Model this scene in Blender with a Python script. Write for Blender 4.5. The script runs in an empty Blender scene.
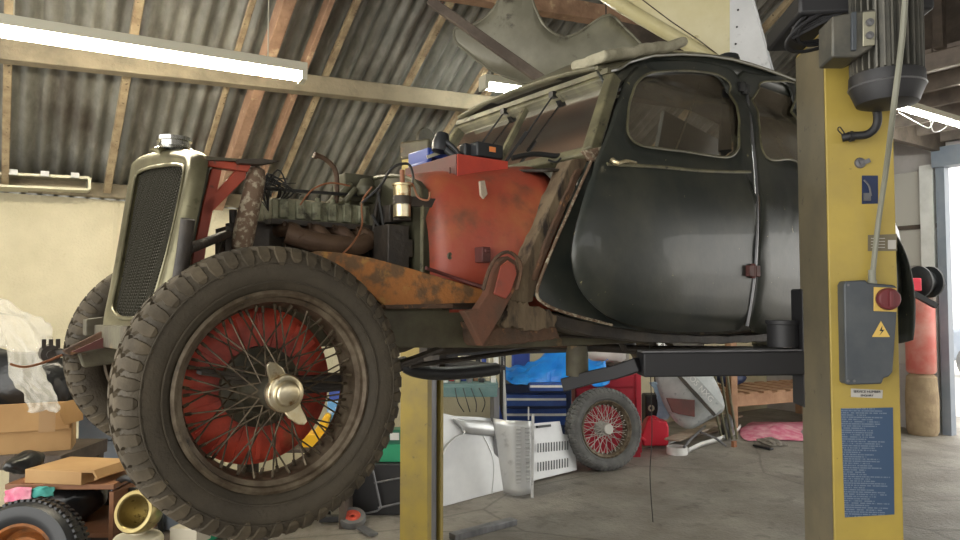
import bpy, bmesh, math, random
from mathutils import Vector as V, Matrix
random.seed(7)
PI = math.pi
SC = bpy.context.scene
COL = SC.collection
A0 = math.radians(34)
TILT = math.atan(30/700)
R_ = V((math.cos(A0), -math.sin(A0), 0)); F_ = V((math.sin(A0), math.cos(A0), 0)); UP = V((0, 0, 1))
CAM = V((0, 0, 1.5))
CARROT = Matrix.Rotation(math.radians(3), 4, 'Z')
CARINV = CARROT.inverted()

# ------------------------------------------------------------------ rays from the viewpoint
def rdir(px, py):
    x = (px-480)/700; y = (270-py)/700
    f = F_*math.cos(TILT)+UP*math.sin(TILT); u = -F_*math.sin(TILT)+UP*math.cos(TILT)
    return f+R_*x+u*y
def onplane(px, py, p, n):
    d = rdir(px, py); return CAM+d*((p-CAM).dot(n)/d.dot(n))
def atY(px, py, Y): return onplane(px, py, V((0, Y, 0)), V((0, 1, 0)))
def atX(px, py, X): return onplane(px, py, V((X, 0, 0)), V((1, 0, 0)))
def atZ(px, py, Z): return onplane(px, py, V((0, 0, Z)), UP)
def atD(px, py, z): return onplane(px, py, CAM+F_*z, F_)
def LZ(lat, z, h): return V((R_.x*lat+F_.x*z, R_.y*lat+F_.y*z, h))
def cdir(px, py): return CARINV.to_3x3() @ rdir(px, py)
def cY(px, py, Y):            # car coordinates, on the plane Y
    d = cdir(px, py); return CAM+d*(Y/d.y)
def cX(px, py, X):
    d = cdir(px, py); return CAM+d*(X/d.x)
PROF = [(1.25, 1.72), (1.33, 1.68), (1.42, 1.645), (1.6, 1.62), (1.8, 1.62), (1.93, 1.64), (1.97, 1.665), (2.0, 1.675), (2.15, 1.72), (2.3, 1.785), (2.4, 1.85), (2.5, 1.95)]
def SY(z):
    if z <= PROF[0][0]: return PROF[0][1]
    for (a, b), (c, d) in zip(PROF, PROF[1:]):
        if z <= c: return b+(d-b)*(z-a)/(c-a)
    return PROF[-1][1]
def cS(px, py, off=0):        # on the curved flank of the car body
    y = 1.65
    for _ in range(25):
        p = cY(px, py, y); y = SY(p.z)+off
    return cY(px, py, y)

# ------------------------------------------------------------------ mesh collector
FR = {}
class MB:
    def __init__(s, M=None): s.v = []; s.f = []; s.M = M
    def add(s, vs, fs):
        o = len(s.v); s.v += [V(v) for v in vs]; s.f += [tuple(i+o for i in f) for f in fs]
        return s
    def box(s, c, d, M=None):
        c = V(c); hx, hy, hz = d[0]/2, d[1]/2, d[2]/2
        vs = [V((x, y, z)) for x in (-hx, hx) for y in (-hy, hy) for z in (-hz, hz)]
        if M: vs = [M @ v for v in vs]
        return s.add([c+v for v in vs], [(0, 1, 3, 2), (4, 6, 7, 5), (0, 4, 5, 1), (2, 3, 7, 6), (0, 2, 6, 4), (1, 5, 7, 3)])
    def bar(s, a, b, w, h, up=None):
        a = V(a); b = V(b); d = (b-a).normalized(); up = V(up) if up else (UP if abs(d.z) < .95 else V((1, 0, 0)))
        sd = d.cross(up).normalized(); u = sd.cross(d)
        vs = [p+sd*x*w/2+u*y*h/2 for p in (a, b) for x in (-1, 1) for y in (-1, 1)]
        return s.add(vs, [(0, 1, 3, 2), (4, 6, 7, 5), (0, 4, 5, 1), (2, 3, 7, 6), (0, 2, 6, 4), (1, 5, 7, 3)])
    def tube(s, pts, r, n=8, cap=True):
        pts = [V(p) for p in pts]; m = len(pts); rs = r if isinstance(r, (list, tuple)) else [r]*m
        vs = []; sd = None
        for i, p in enumerate(pts):
            d = (pts[min(i+1, m-1)]-pts[max(i-1, 0)]).normalized()
            if sd is None: sd = d.cross(UP if abs(d.z) < .9 else V((1, 0, 0))).normalized()
            else: sd = (sd-d*sd.dot(d)).normalized()
            u = sd.cross(d)
            vs += [p+(sd*math.cos(2*PI*k/n)+u*math.sin(2*PI*k/n))*rs[i] for k in range(n)]
        fs = [(i*n+k, i*n+(k+1) % n, (i+1)*n+(k+1) % n, (i+1)*n+k) for i in range(m-1) for k in range(n)]
        if cap: fs += [tuple(range(n))[::-1], tuple((m-1)*n+k for k in range(n))]
        return s.add(vs, fs)
    def lathe(s, prof, o, ax, n=32, cap=False):   # prof (radius, along axis)
        o = V(o); ax = V(ax).normalized(); sd = ax.cross(UP if abs(ax.z) < .9 else V((1, 0, 0))).normalized(); u = ax.cross(sd)
        vs = [o+ax*t+(sd*math.cos(2*PI*k/n)+u*math.sin(2*PI*k/n))*r for r, t in prof for k in range(n)]
        m = len(prof)
        fs = [(i*n+k, i*n+(k+1) % n, (i+1)*n+(k+1) % n, (i+1)*n+k) for i in range(m-1) for k in range(n)]
        if cap: fs += [tuple(range(n))[::-1], tuple((m-1)*n+k for k in range(n))]
        return s.add(vs, fs)
    def prism(s, pts, vec):
        pts = [V(p) for p in pts]; vec = V(vec); n = len(pts)
        return s.add(pts+[p+vec for p in pts], [tuple(range(n)), tuple(range(2*n-1, n-1, -1))]+[(i, i+n, (i+1) % n+n, (i+1) % n) for i in range(n)])
    def grid(s, rows, closed=False):
        n = len(rows[0]); m = len(rows)
        vs = [p for r in rows for p in r]
        fs = [(i*n+k, i*n+(k+1) % n, (i+1)*n+(k+1) % n, (i+1)*n+k) for i in range(m-1) for k in range(n if closed else n-1)]
        return s.add(vs, fs)
    def ribbon(s, pts, w, h, up=None):
        pts = [V(p) for p in pts]; m_ = len(pts); rows = []
        for i, p in enumerate(pts):
            d = (pts[min(i+1, m_-1)]-pts[max(i-1, 0)]).normalized(); sd = d.cross(up or UP).normalized(); u = sd.cross(d)
            rows.append([p+sd*x*w/2+u*y*h/2 for x, y in ((-1, -1), (-1, 1), (1, 1), (1, -1))])
        o = len(s.v); s.grid(rows, True); s.f += [(o, o+1, o+2, o+3), tuple(o+(m_-1)*4+k for k in range(4))]; return s
    def bulged(s, pts, n, fn, cuts=3):
        bm = bmesh.new(); f = bm.faces.new([bm.verts.new(p) for p in pts]); bmesh.ops.triangulate(bm, faces=[f])
        bmesh.ops.subdivide_edges(bm, edges=bm.edges[:], cuts=cuts, use_grid_fill=True)
        for v in bm.verts: v.co += n*fn(v.co)
        bm.verts.index_update(); s.add([v.co.copy() for v in bm.verts], [tuple(v.index for v in f.verts) for f in bm.faces]); bm.free(); return s
    def obj(s, name, mat, parent=None, smooth=40, bevel=0, solid=0, sub=0, seg=2):
        vs = s.v
        if s.M: vs = [s.M @ v for v in vs]
        if parent is not None: W = FR[parent.name]; base = None
        else:
            lo = [min(v[i] for v in vs) for i in range(3)]; hi = [max(v[i] for v in vs) for i in range(3)]
            W = Matrix.Translation(((lo[0]+hi[0])/2, (lo[1]+hi[1])/2, lo[2]))
        I = W.inverted(); me = bpy.data.meshes.new(name)
        me.from_pydata([I @ v for v in vs], [], s.f); me.validate(); me.update()
        bm = bmesh.new(); bm.from_mesh(me); bmesh.ops.recalc_face_normals(bm, faces=bm.faces[:]); bm.to_mesh(me); bm.free()
        if smooth:
            me.polygons.foreach_set('use_smooth', [True]*len(me.polygons))
            if smooth < 180: me.set_sharp_from_angle(angle=math.radians(smooth))
        o = bpy.data.objects.new(name, me); COL.objects.link(o)
        me.materials.append(mat)
        if parent is not None: o.parent = parent; FR[o.name] = W
        else: o.matrix_world = W; FR[o.name] = W
        if solid: m = o.modifiers.new('s', 'SOLIDIFY'); m.thickness = solid; m.offset = 0
        if bevel: m = o.modifiers.new('b', 'BEVEL'); m.width = bevel; m.segments = seg; m.limit_method = 'ANGLE'
        if sub: m = o.modifiers.new('u', 'SUBSURF'); m.levels = sub; m.render_levels = sub
        return o
def CM(): return MB(CARROT)
def tag(o, label, cat, group=None):
    o['label'] = label; o['category'] = cat
    if group: o['group'] = group
    return o
def thing(name, label, cat, loc, group=None, M=None):
    o = bpy.data.objects.new(name, None); COL.objects.link(o); o.empty_display_size = .1
    W = M if M else Matrix.Translation(V(loc)); o.matrix_world = W; FR[o.name] = W
    return tag(o, label, cat, group)
def struct(o): o['kind'] = 'structure'; return o
def res(poly, n):             # resample a closed outline to n points
    L = [0]; m = len(poly)
    for i in range(m): L.append(L[-1]+(poly[(i+1) % m]-poly[i]).length)
    out = []; j = 0
    for k in range(n):
        t = L[-1]*k/n
        while L[j+1] < t: j += 1
        f = (t-L[j])/max(1e-9, L[j+1]-L[j]); out.append(poly[j].lerp(poly[(j+1) % m], f))
    return out
def curve(pts, n=8, closed=False):   # Catmull-Rom
    pts = [V(p) for p in pts]; m = len(pts); out = []
    for i in range(m if closed else m-1):
        g = (lambda k: pts[k % m]) if closed else (lambda k: pts[max(0, min(m-1, k))])
        a, b, c, d = g(i-1), g(i), g(i+1), g(i+2)
        for k in range(n):
            t = k/n; out.append(.5*((2*b)+(c-a)*t+(2*a-5*b+4*c-d)*t*t+(3*b-a-3*c+d)*t**3))
    if not closed: out.append(pts[-1])
    return out

# ------------------------------------------------------------------ materials
def N(nt, t, **k):
    n = nt.nodes.new(t)
    for a, b in k.items(): setattr(n, a, b)
    return n
def mat(name, c, r=.6, m=0, c2=None, sc=6, th=(.4, .65), c3=None, sc3=30, th3=(.6, .68), bump=0, bs=40, det=6, emit=None, es=0, coat=0, st=(1, 1, 1), alpha=1, trans=0):
    M = bpy.data.materials.new(name); M.use_nodes = True; nt = M.node_tree; b = nt.nodes['Principled BSDF']
    L = nt.links.new
    b.inputs['Base Color'].default_value = (*c, 1); b.inputs['Roughness'].default_value = r; b.inputs['Metallic'].default_value = m
    b.inputs['Coat Weight'].default_value = coat; b.inputs['Alpha'].default_value = alpha; b.inputs['Transmission Weight'].default_value = trans
    if c2 or c3 or bump:
        tc = N(nt, 'ShaderNodeTexCoord'); mp = N(nt, 'ShaderNodeMapping'); mp.inputs['Scale'].default_value = st
        L(tc.outputs['Object'], mp.inputs['Vector']); src = None
        def layer(prev, col, scale, t):
            n = N(nt, 'ShaderNodeTexNoise'); n.inputs['Scale'].default_value = scale; n.inputs['Detail'].default_value = det; n.inputs['Roughness'].default_value = .6
            L(mp.outputs[0], n.inputs['Vector'])
            q = N(nt, 'ShaderNodeMapRange'); q.inputs['From Min'].default_value = t[0]; q.inputs['From Max'].default_value = t[1]; L(n.outputs['Fac'], q.inputs['Value'])
            x = N(nt, 'ShaderNodeMix', data_type='RGBA'); L(q.outputs[0], x.inputs['Factor'])
            if prev is None: x.inputs['A'].default_value = (*c, 1)
            else: L(prev, x.inputs['A'])
            x.inputs['B'].default_value = (*col, 1); return x.outputs['Result'], q
        if c2: src, q = layer(None, c2, sc, th)
        if c3: src, q = layer(src, c3, sc3, th3)
        if src: L(src, b.inputs['Base Color'])
        if bump:
            n = N(nt, 'ShaderNodeTexNoise'); n.inputs['Scale'].default_value = bs; n.inputs['Detail'].default_value = 5; L(mp.outputs[0], n.inputs['Vector'])
            q = N(nt, 'ShaderNodeBump'); q.inputs['Strength'].default_value = bump; q.inputs['Distance'].default_value = .01; L(n.outputs['Fac'], q.inputs['Height']); L(q.outputs[0], b.inputs['Normal'])
    if emit: b.inputs['Emission Color'].default_value = (*emit, 1); b.inputs['Emission Strength'].default_value = es
    return M
def glassmat(name, dust_haze, w, rough=.12, sc=3):     # thin dusty glass, middle layer also paints in haze and reflection: clear / dust / gloss
    M = bpy.data.materials.new(name); M.use_nodes = True; nt = M.node_tree; nt.nodes.clear(); L = nt.links.new
    o = N(nt, 'ShaderNodeOutputMaterial'); t = N(nt, 'ShaderNodeBsdfTransparent'); t.inputs[0].default_value = (.8, .8, .78, 1)
    d = N(nt, 'ShaderNodeBsdfDiffuse'); d.inputs[0].default_value = (*dust_haze, 1); g = N(nt, 'ShaderNodeBsdfGlossy'); g.inputs['Roughness'].default_value = rough; g.inputs['Color'].default_value = (.8, .8, .8, 1)
    tc = N(nt, 'ShaderNodeTexCoord'); n = N(nt, 'ShaderNodeTexNoise'); n.inputs['Scale'].default_value = sc; n.inputs['Detail'].default_value = 8; n.inputs['Distortion'].default_value = .6; L(tc.outputs['Object'], n.inputs['Vector'])
    q = N(nt, 'ShaderNodeMapRange'); q.inputs['From Min'].default_value = .3; q.inputs['From Max'].default_value = .75; q.inputs['To Min'].default_value = w*.55; q.inputs['To Max'].default_value = min(1, w*1.5); L(n.outputs['Fac'], q.inputs[0])
    x = N(nt, 'ShaderNodeMixShader'); L(q.outputs[0], x.inputs[0]); L(t.outputs[0], x.inputs[1]); L(d.outputs[0], x.inputs[2])
    lw = N(nt, 'ShaderNodeFresnel'); lw.inputs[0].default_value = 1.45
    y = N(nt, 'ShaderNodeMixShader'); L(lw.outputs[0], y.inputs[0]); L(x.outputs[0], y.inputs[1]); L(g.outputs[0], y.inputs[2]); L(y.outputs[0], o.inputs[0])
    return M
m = {}
m['floor'] = mat('concrete', (.20, .18, .155), .6, c2=(.31, .285, .25), sc=2.2, c3=(.10, .09, .078), sc3=7, th3=(.55, .80), bump=.8, bs=45, det=10)
m['outground'] = mat('yard', (.6, .58, .55), .9, c2=(.5, .48, .45), sc=2)
m['wall'] = mat('cream board', (.63, .565, .39), .55, c2=(.52, .465, .31), sc=2.2, c3=(.45, .38, .22), sc3=7, th3=(.68, .85), bump=.5, bs=60)
m['wallend'] = mat('grey board', (.46, .43, .42), .7, c2=(.36, .33, .32), sc=3)
m['sheet'] = mat('asbestos sheet', (.19, .187, .165), .45, .25, c2=(.36, .35, .31), sc=9, th=(.42, .72), c3=(.10, .085, .07), sc3=4, th3=(.5, .68), bump=.3, st=(1, .35, .35))
m['strip'] = mat('pale timber', (.42, .33, .20), .75, c2=(.24, .17, .10), sc=8, bump=.4, c3=(.1, .07, .04), sc3=40)
m['pink'] = mat('reddish timber', (.38, .23, .145), .75, c2=(.24, .14, .085), sc=7, bump=.4, c3=(.5, .36, .22), sc3=12)
m['purlin'] = mat('old timber', (.27, .225, .15), .75, c2=(.18, .15, .10), sc=6, bump=.4)
m['darktim'] = mat('dark timber', (.06, .045, .035), .8, c2=(.11, .085, .065), sc=5, bump=.4)
m['ply'] = mat('loft boards', (.24, .20, .17), .8, c2=(.15, .125, .11), sc=5)
m['rubber'] = mat('dusty rubber', (.042, .033, .021), .7, c2=(.078, .062, .040), sc=6, th=(.38, .7), bump=.25, bs=120)
m['tread'] = mat('tread rubber', (.052, .040, .024), .8, c2=(.11, .085, .052), sc=10, th=(.42, .7), bump=.3)
m['rubber2'] = mat('clean rubber', (.10, .10, .10), .8, c2=(.16, .16, .155), sc=8)
m['rim'] = mat('rusty rim', (.085, .06, .038), .5, .4, c2=(.20, .16, .11), sc=18, c3=(.02, .017, .014), sc3=8, bump=.3)
m['spoke'] = mat('dirty spokes', (.14, .11, .07), .5, .6, c2=(.05, .035, .025), sc=40)
m['chromespoke'] = mat('grey spokes', (.55, .53, .5), .4, .7)
m['drum'] = mat('red brake drum', (.64, .085, .045), .5, c2=(.22, .03, .02), sc=9, c3=(.30, .17, .08), sc3=5, th3=(.55, .75), bump=.3)
m['hubdark'] = mat('greasy hub', (.05, .045, .032), .55, .3, c2=(.10, .085, .05), sc=14)
m['brass'] = mat('worn nickel brass', (.62, .50, .28), .3, .9, c2=(.72, .66, .5), sc=15, c3=(.3, .17, .07), sc3=22, th3=(.56, .66))
m['shell'] = mat('tarnished shell', (.17, .155, .095), .36, .75, c2=(.27, .25, .16), sc=5, c3=(.13, .12, .07), sc3=14, bump=.08)
m['mesh'] = mat('grille mesh', (.045, .042, .030), .5, .4)
m['chrome'] = mat('chrome', (.7, .7, .68), .15, 1)
m['red'] = mat('old red paint', (.44, .065, .03), .5, c2=(.30, .06, .035), sc=5, th=(.45, .7), c3=(.10, .05, .03), sc3=14, th3=(.60, .66), bump=.2)
m['redor'] = mat('faded red scuttle', (.33, .062, .034), .45, c2=(.36, .12, .045), sc=4, th=(.5, .75), c3=(.12, .055, .035), sc3=6, th3=(.54, .74), bump=.15)
m['redbox'] = mat('bright red paint', (.50, .055, .03), .5, c2=(.36, .04, .025), sc=6, c3=(.06, .04, .035), sc3=45, th3=(.66, .7))
m['maroon'] = mat('maroon oxide', (.13, .035, .03), .6, c2=(.08, .03, .025), sc=6)
m['rust'] = mat('orange rust', (.42, .165, .045), .75, c2=(.17, .095, .045), sc=16, th=(.45, .58), c3=(.42, .22, .06), sc3=22, th3=(.58, .68), bump=.6)
m['rustdk'] = mat('brown rust', (.13, .07, .04), .8, c2=(.07, .045, .03), sc=9, c3=(.24, .12, .05), sc3=25, bump=.6)
m['rustwh'] = mat('flaking tube', (.17, .11, .07), .8, c2=(.42, .36, .26), sc=45, th=(.5, .6), bump=.6)
m['rustred'] = mat('rusty red', (.15, .062, .035), .75, c2=(.09, .055, .035), sc=8, c3=(.28, .12, .05), sc3=20, bump=.4)
m['rail'] = mat('olive chassis', (.11, .10, .06), .6, c2=(.055, .042, .028), sc=6, c3=(.20, .13, .06), sc3=12, bump=.3)
m['grease'] = mat('greasy black', (.025, .02, .016), .6, c2=(.055, .042, .03), sc=9, bump=.4)
m['wood'] = mat('rotten oak', (.11, .075, .045), .85, c2=(.2, .15, .09), sc=9, c3=(.03, .022, .016), sc3=22, th3=(.52, .66), bump=.9, bs=25, st=(1, 1, .3))
m['black'] = mat('old black coachwork', (.026, .031, .028), .38, c2=(.065, .066, .050), sc=4.5, th=(.42, .75), c3=(.30, .27, .14), sc3=26, th3=(.685, .72), bump=.04, coat=.15)  # dusty layer lightened further to paint haze into the black
m['blackin'] = mat('inner black', (.012, .012, .012), .5)
m['olive'] = mat('olive moulded frame', (.095, .088, .052), .5, c2=(.19, .175, .10), sc=9, c3=(.035, .03, .02), sc3=20)
m['roofp'] = mat('dusty roof paint', (.10, .095, .06), .35, c2=(.20, .185, .12), sc=3, c3=(.06, .055, .04), sc3=9, coat=.3)
m['head'] = mat('mouldy alloy', (.19, .19, .12), .6, .3, c2=(.34, .34, .24), sc=14, c3=(.05, .045, .03), sc3=22, th3=(.5, .66), bump=.6)
m['manif'] = mat('brown iron', (.085, .05, .032), .6, .3, c2=(.14, .085, .05), sc=9, bump=.4)
m['bulk'] = mat('olive bulkhead', (.11, .105, .065), .5, .3, c2=(.05, .045, .03), sc=8)
m['yel'] = mat('yellow enamel', (.46, .34, .07), .42, c2=(.39, .29, .07), sc=4, c3=(.20, .15, .05), sc3=30, th3=(.68, .73), bump=.06)
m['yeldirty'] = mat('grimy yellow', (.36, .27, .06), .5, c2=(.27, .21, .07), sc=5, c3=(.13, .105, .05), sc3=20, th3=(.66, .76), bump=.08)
m['drab'] = mat('grey brown side', (.19, .16, .10), .55, c2=(.14, .12, .08), sc=4, c3=(.08, .07, .05), sc3=24, th3=(.64, .72))
m['steel'] = mat('grey steel', (.16, .16, .17), .4, .5, c2=(.24, .24, .25), sc=12, st=(1, 1, .2))
m['motor'] = mat('motor paint', (.095, .095, .085), .5, .4, c2=(.16, .15, .125), sc=10)
m['cap'] = mat('bare alloy', (.45, .43, .33), .45, .6)
m['slate'] = mat('slate plastic', (.062, .072, .085), .45, c2=(.085, .095, .105), sc=8)
m['dkpl'] = mat('black plastic', (.02, .022, .025), .4)
m['maro'] = mat('maroon knob', (.16, .03, .035), .45)
m['labely'] = mat('yellow plate', (.70, .48, .12), .5)
m['paper'] = mat('grey label', (.50, .48, .44), .6)
m['alu'] = mat('aluminium', (.62, .63, .64), .38, .55, c2=(.74, .75, .76), sc=3, c3=(.48, .49, .5), sc3=7)
m['aluw'] = mat('white primed metal', (.64, .65, .66), .42, .2, c2=(.54, .55, .57), sc=3)
m['slot'] = mat('louvre shadow gap', (.05, .055, .06), .6)
m['cream'] = mat('cream coachwork', (.62, .55, .30), .35, c2=(.72, .66, .42), sc=2.5, c3=(.40, .33, .18), sc3=9, th3=(.62, .8), coat=.3)
m['wing'] = mat('olive grey wing', (.16, .15, .11), .4, .2, c2=(.25, .24, .18), sc=3, c3=(.09, .08, .06), sc3=7)
m['blue'] = mat('blue paint', (.02, .06, .26), .4, c2=(.03, .09, .33), sc=6)
m['blue2'] = mat('bright blue plastic', (.025, .06, .30), .4)
m['navy'] = mat('dark blue steel', (.012, .025, .08), .45)
m['tarp'] = mat('blue tarpaulin', (.015, .22, .78), .35, c2=(.02, .32, .88), sc=7, bump=.4, bs=12)
m['redfade'] = mat('faded red', (.62, .16, .13), .5, c2=(.68, .34, .28), sc=4)
m['redcab'] = mat('red cabinet', (.50, .025, .05), .4, c2=(.42, .02, .04), sc=5)
m['redcan'] = mat('red plastic can', (.66, .03, .06), .35)
m['teal'] = mat('teal bench steel', (.10, .20, .21), .6, c2=(.16, .25, .25), sc=8)
m['white'] = mat('white', (.75, .75, .73), .5, c2=(.62, .62, .6), sc=5)
m['card'] = mat('cardboard', (.44, .27, .115), .8, c2=(.38, .22, .09), sc=3)
m['tape'] = mat('parcel tape', (.36, .22, .10), .3)
m['shelf'] = mat('shelf veneer', (.26, .115, .05), .55, c2=(.20, .085, .04), sc=4, st=(1, 1, 5))
m['bluegrey'] = mat('blue grey steel', (.20, .235, .29), .5, c2=(.26, .29, .34), sc=3)
m['bag'] = mat('black bin bag', (.012, .013, .014), .28, bump=.8, bs=14)
m['wrap'] = mat('clear wrap', (.62, .59, .50), .2, alpha=.38, bump=.9, bs=14)
m['green'] = mat('green plastic', (.02, .30, .15), .4)
m['greend'] = mat('dark green plastic', (.01, .12, .07), .4)
m['yellow'] = mat('yellow plastic', (.80, .45, .01), .4)
m['lblue'] = mat('pale blue label', (.12, .33, .62), .5, c2=(.5, .6, .7), sc=25, th=(.55, .6))
m['pcloth'] = mat('pink cloth', (.68, .16, .27), .85, c2=(.78, .42, .48), sc=9, bump=.5)
m['gcloth'] = mat('grey rag', (.16, .14, .12), .9, c2=(.3, .27, .23), sc=14, bump=.6)
m['tcloth'] = mat('teal rag', (.05, .30, .26), .85, c2=(.1, .42, .36), sc=12)
m['bcloth'] = mat('denim rag', (.22, .33, .45), .9, c2=(.33, .44, .55), sc=9, bump=.5)
m['foam'] = mat('dusty foam pad', (.30, .28, .20), .85, c2=(.42, .39, .29), sc=14, bump=.8)
m['primer'] = mat('grey primer', (.36, .38, .39), .6, c2=(.48, .50, .50), sc=5, c3=(.25, .27, .28), sc3=14)
m['pallet'] = mat('pallet pine', (.34, .19, .11), .8, c2=(.46, .28, .17), sc=6, bump=.3)
m['plank'] = mat('weathered plank', (.42, .34, .26), .8, c2=(.30, .24, .19), sc=9, bump=.4)
m['log'] = mat('tan sacking', (.42, .32, .2), .9, c2=(.3, .22, .14), sc=8, bump=.6)
m['tube'] = mat('lit tube', (1, 1, 1), .5, emit=(1, .90, .70), es=45)
m['tube2'] = mat('lit tube cool', (1, 1, 1), .5, emit=(.95, .97, .88), es=50)
m['fitting'] = mat('strip lamp body', (.50, .48, .38), .5)
m['wire'] = mat('copper wire', (.28, .11, .05), .5)
m['wirek'] = mat('black cable', (.025, .025, .025), .5)
m['hosew'] = mat('grey hose', (.25, .25, .20), .5)
m['jug'] = mat('milky plastic', (.72, .66, .50), .45)
m['beige'] = mat('beige box', (.50, .46, .36), .7)
m['lampsh'] = mat('old lamp brass', (.26, .20, .08), .38, .7, c2=(.40, .33, .15), sc=9, c3=(.10, .07, .03), sc3=20)
m['orange'] = mat('orange rust rim', (.36, .12, .02), .75, c2=(.14, .06, .02), sc=14)
m['glass'] = glassmat('dusty glare side glass', (.15, .125, .09), .66)  # dusty film also paints in the reflection on the side windows
m['glassw'] = glassmat('dusty haze screen', (.17, .185, .18), .78)  # film thickened so its grey carries the haze and glare on the windscreen
m['amber'] = mat('orange sticker', (.85, .28, .08), .5)
m['char'] = mat('charcoal steel', (.03, .03, .033), .5, .3)

def joints(M):
    nt = M.node_tree; L = nt.links.new; b = nt.nodes['Principled BSDF']; src = b.inputs['Base Color'].links[0].from_socket
    tc = N(nt, 'ShaderNodeTexCoord'); nz = N(nt, 'ShaderNodeTexNoise'); nz.inputs['Scale'].default_value = 3; L(tc.outputs['Object'], nz.inputs['Vector'])
    mx = N(nt, 'ShaderNodeMix', data_type='RGBA'); mx.inputs['Factor'].default_value = .04; L(tc.outputs['Object'], mx.inputs['A']); L(nz.outputs['Color'], mx.inputs['B'])
    v = N(nt, 'ShaderNodeTexVoronoi', feature='DISTANCE_TO_EDGE'); v.inputs['Scale'].default_value = .55; L(mx.outputs['Result'], v.inputs['Vector'])
    q = N(nt, 'ShaderNodeMapRange'); q.inputs['From Min'].default_value = .002; q.inputs['From Max'].default_value = .008; q.inputs['To Min'].default_value = .38; q.inputs['To Max'].default_value = 0; L(v.outputs['Distance'], q.inputs['Value'])
    x = N(nt, 'ShaderNodeMix', data_type='RGBA'); L(q.outputs[0], x.inputs['Factor']); L(src, x.inputs['A']); x.inputs['B'].default_value = (.04, .035, .03, 1); L(x.outputs['Result'], b.inputs['Base Color'])
joints(m['floor'])
def placard():      # printed blue notice: rows of tiny pale writing
    M = mat('printed notice', (.045, .085, .16), .45); nt = M.node_tree; L = nt.links.new; b = nt.nodes['Principled BSDF']
    tc = N(nt, 'ShaderNodeTexCoord'); sp = N(nt, 'ShaderNodeSeparateXYZ'); L(tc.outputs['Object'], sp.inputs[0])
    def mth(op, a, b_): 
        q = N(nt, 'ShaderNodeMath', operation=op)
        for i, t in enumerate((a, b_)):
            if isinstance(t, (int, float)): q.inputs[i].default_value = t
            elif t is not None: L(t, q.inputs[i])
        return q.outputs[0]
    row = mth('FRACT', mth('MULTIPLY', sp.outputs[2], 145), 0); on = mth('LESS_THAN', row, .5); rid = mth('FLOOR', mth('MULTIPLY', sp.outputs[2], 145), 0)
    cb = N(nt, 'ShaderNodeCombineXYZ'); L(mth('MULTIPLY', sp.outputs[0], 260), cb.inputs[0]); L(mth('MULTIPLY', rid, 7.3), cb.inputs[1])
    nz = N(nt, 'ShaderNodeTexNoise'); nz.inputs['Scale'].default_value = 1; L(cb.outputs[0], nz.inputs['Vector']); ch = mth('GREATER_THAN', nz.outputs['Fac'], .44)
    cb2 = N(nt, 'ShaderNodeCombineXYZ'); L(rid, cb2.inputs[0]); wn = N(nt, 'ShaderNodeTexWhiteNoise'); L(cb2.outputs[0], wn.inputs['Vector'])
    end = mth('LESS_THAN', sp.outputs[0], mth('SUBTRACT', mth('MULTIPLY', wn.outputs['Value'], .09), .02))
    k = mth('MULTIPLY', mth('MULTIPLY', on, ch), mth('MULTIPLY', end, .32))
    x = N(nt, 'ShaderNodeMix', data_type='RGBA'); x.inputs['A'].default_value = (.045, .085, .16, 1); x.inputs['B'].default_value = (.42, .47, .52, 1); L(k, x.inputs['Factor']); L(x.outputs['Result'], b.inputs['Base Color'])
    return M
m['notice'] = placard()

def text(body, mtl, parent, origin, xdir, ydir, size, depth=.0006, name='lettering'):
    cu = bpy.data.curves.new(name, 'FONT'); cu.body = body; cu.size = size; cu.extrude = depth; cu.align_x = 'CENTER'; cu.align_y = 'CENTER'
    t = bpy.data.objects.new('tmp', cu); COL.objects.link(t); bpy.context.view_layer.update()
    me = bpy.data.meshes.new_from_object(t.evaluated_get(bpy.context.evaluated_depsgraph_get())); bpy.data.objects.remove(t)
    x = V(xdir).normalized(); y = V(ydir); y = (y-x*y.dot(x)).normalized(); z = x.cross(y)
    mb = MB(); mb.add([V(origin)+x*v.co.x+y*v.co.y+z*v.co.z for v in me.vertices], [tuple(p.vertices) for p in me.polygons])
    return mb.obj(name, mtl, parent, smooth=0)

# ------------------------------------------------------------------ camera
cd = bpy.data.cameras.new('camera'); cd.sensor_width = 36; cd.lens = 36*700/960; cd.clip_start = .02
co = bpy.data.objects.new('camera', cd); COL.objects.link(co)
f = F_*math.cos(TILT)+UP*math.sin(TILT); u = -F_*math.sin(TILT)+UP*math.cos(TILT)
Mx = Matrix((R_, u, -f)).transposed().to_4x4(); Mx.translation = CAM; co.matrix_world = Mx
SC.camera = co

# ------------------------------------------------------------------ the shed
YW, HE, SL, YR = 5.9, 2.25, .65, 1.0      # back wall, eave height, slope, ridge
XA, XE = -3.0, 8.8
def roofz(y): return HE+(YW-y)*SL
RN = V((0, SL, 1)).normalized()          # outward normal
def onroof(px, py, drop=0): return onplane(px, py, V((0, YW, HE))-RN*drop, RN)
b = MB(); b.box((3.4, 1.2, -.05), (13.6, 9.8, .1)); struct(b.obj('floor', m['floor']))
b = MB(); b.box((22, 0, -.08), (26.0, 60, .1)); struct(b.obj('yard_ground', m['outground']))
b = MB(); x = XA
while x < XE-.01:
    b.box((x+.61, YW+.03, HE/2), (1.212, .06, HE)); x += 1.22
struct(b.obj('wall_back', m['wall']))
for i, x in enumerate([XA+1.22*k for k in range(1, 10)]):
    b = MB(); b.box((x, YW-.004, HE/2), (.03, .008, HE)); struct(b.obj('trim_%d' % (i+1), m['wall']))
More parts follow.
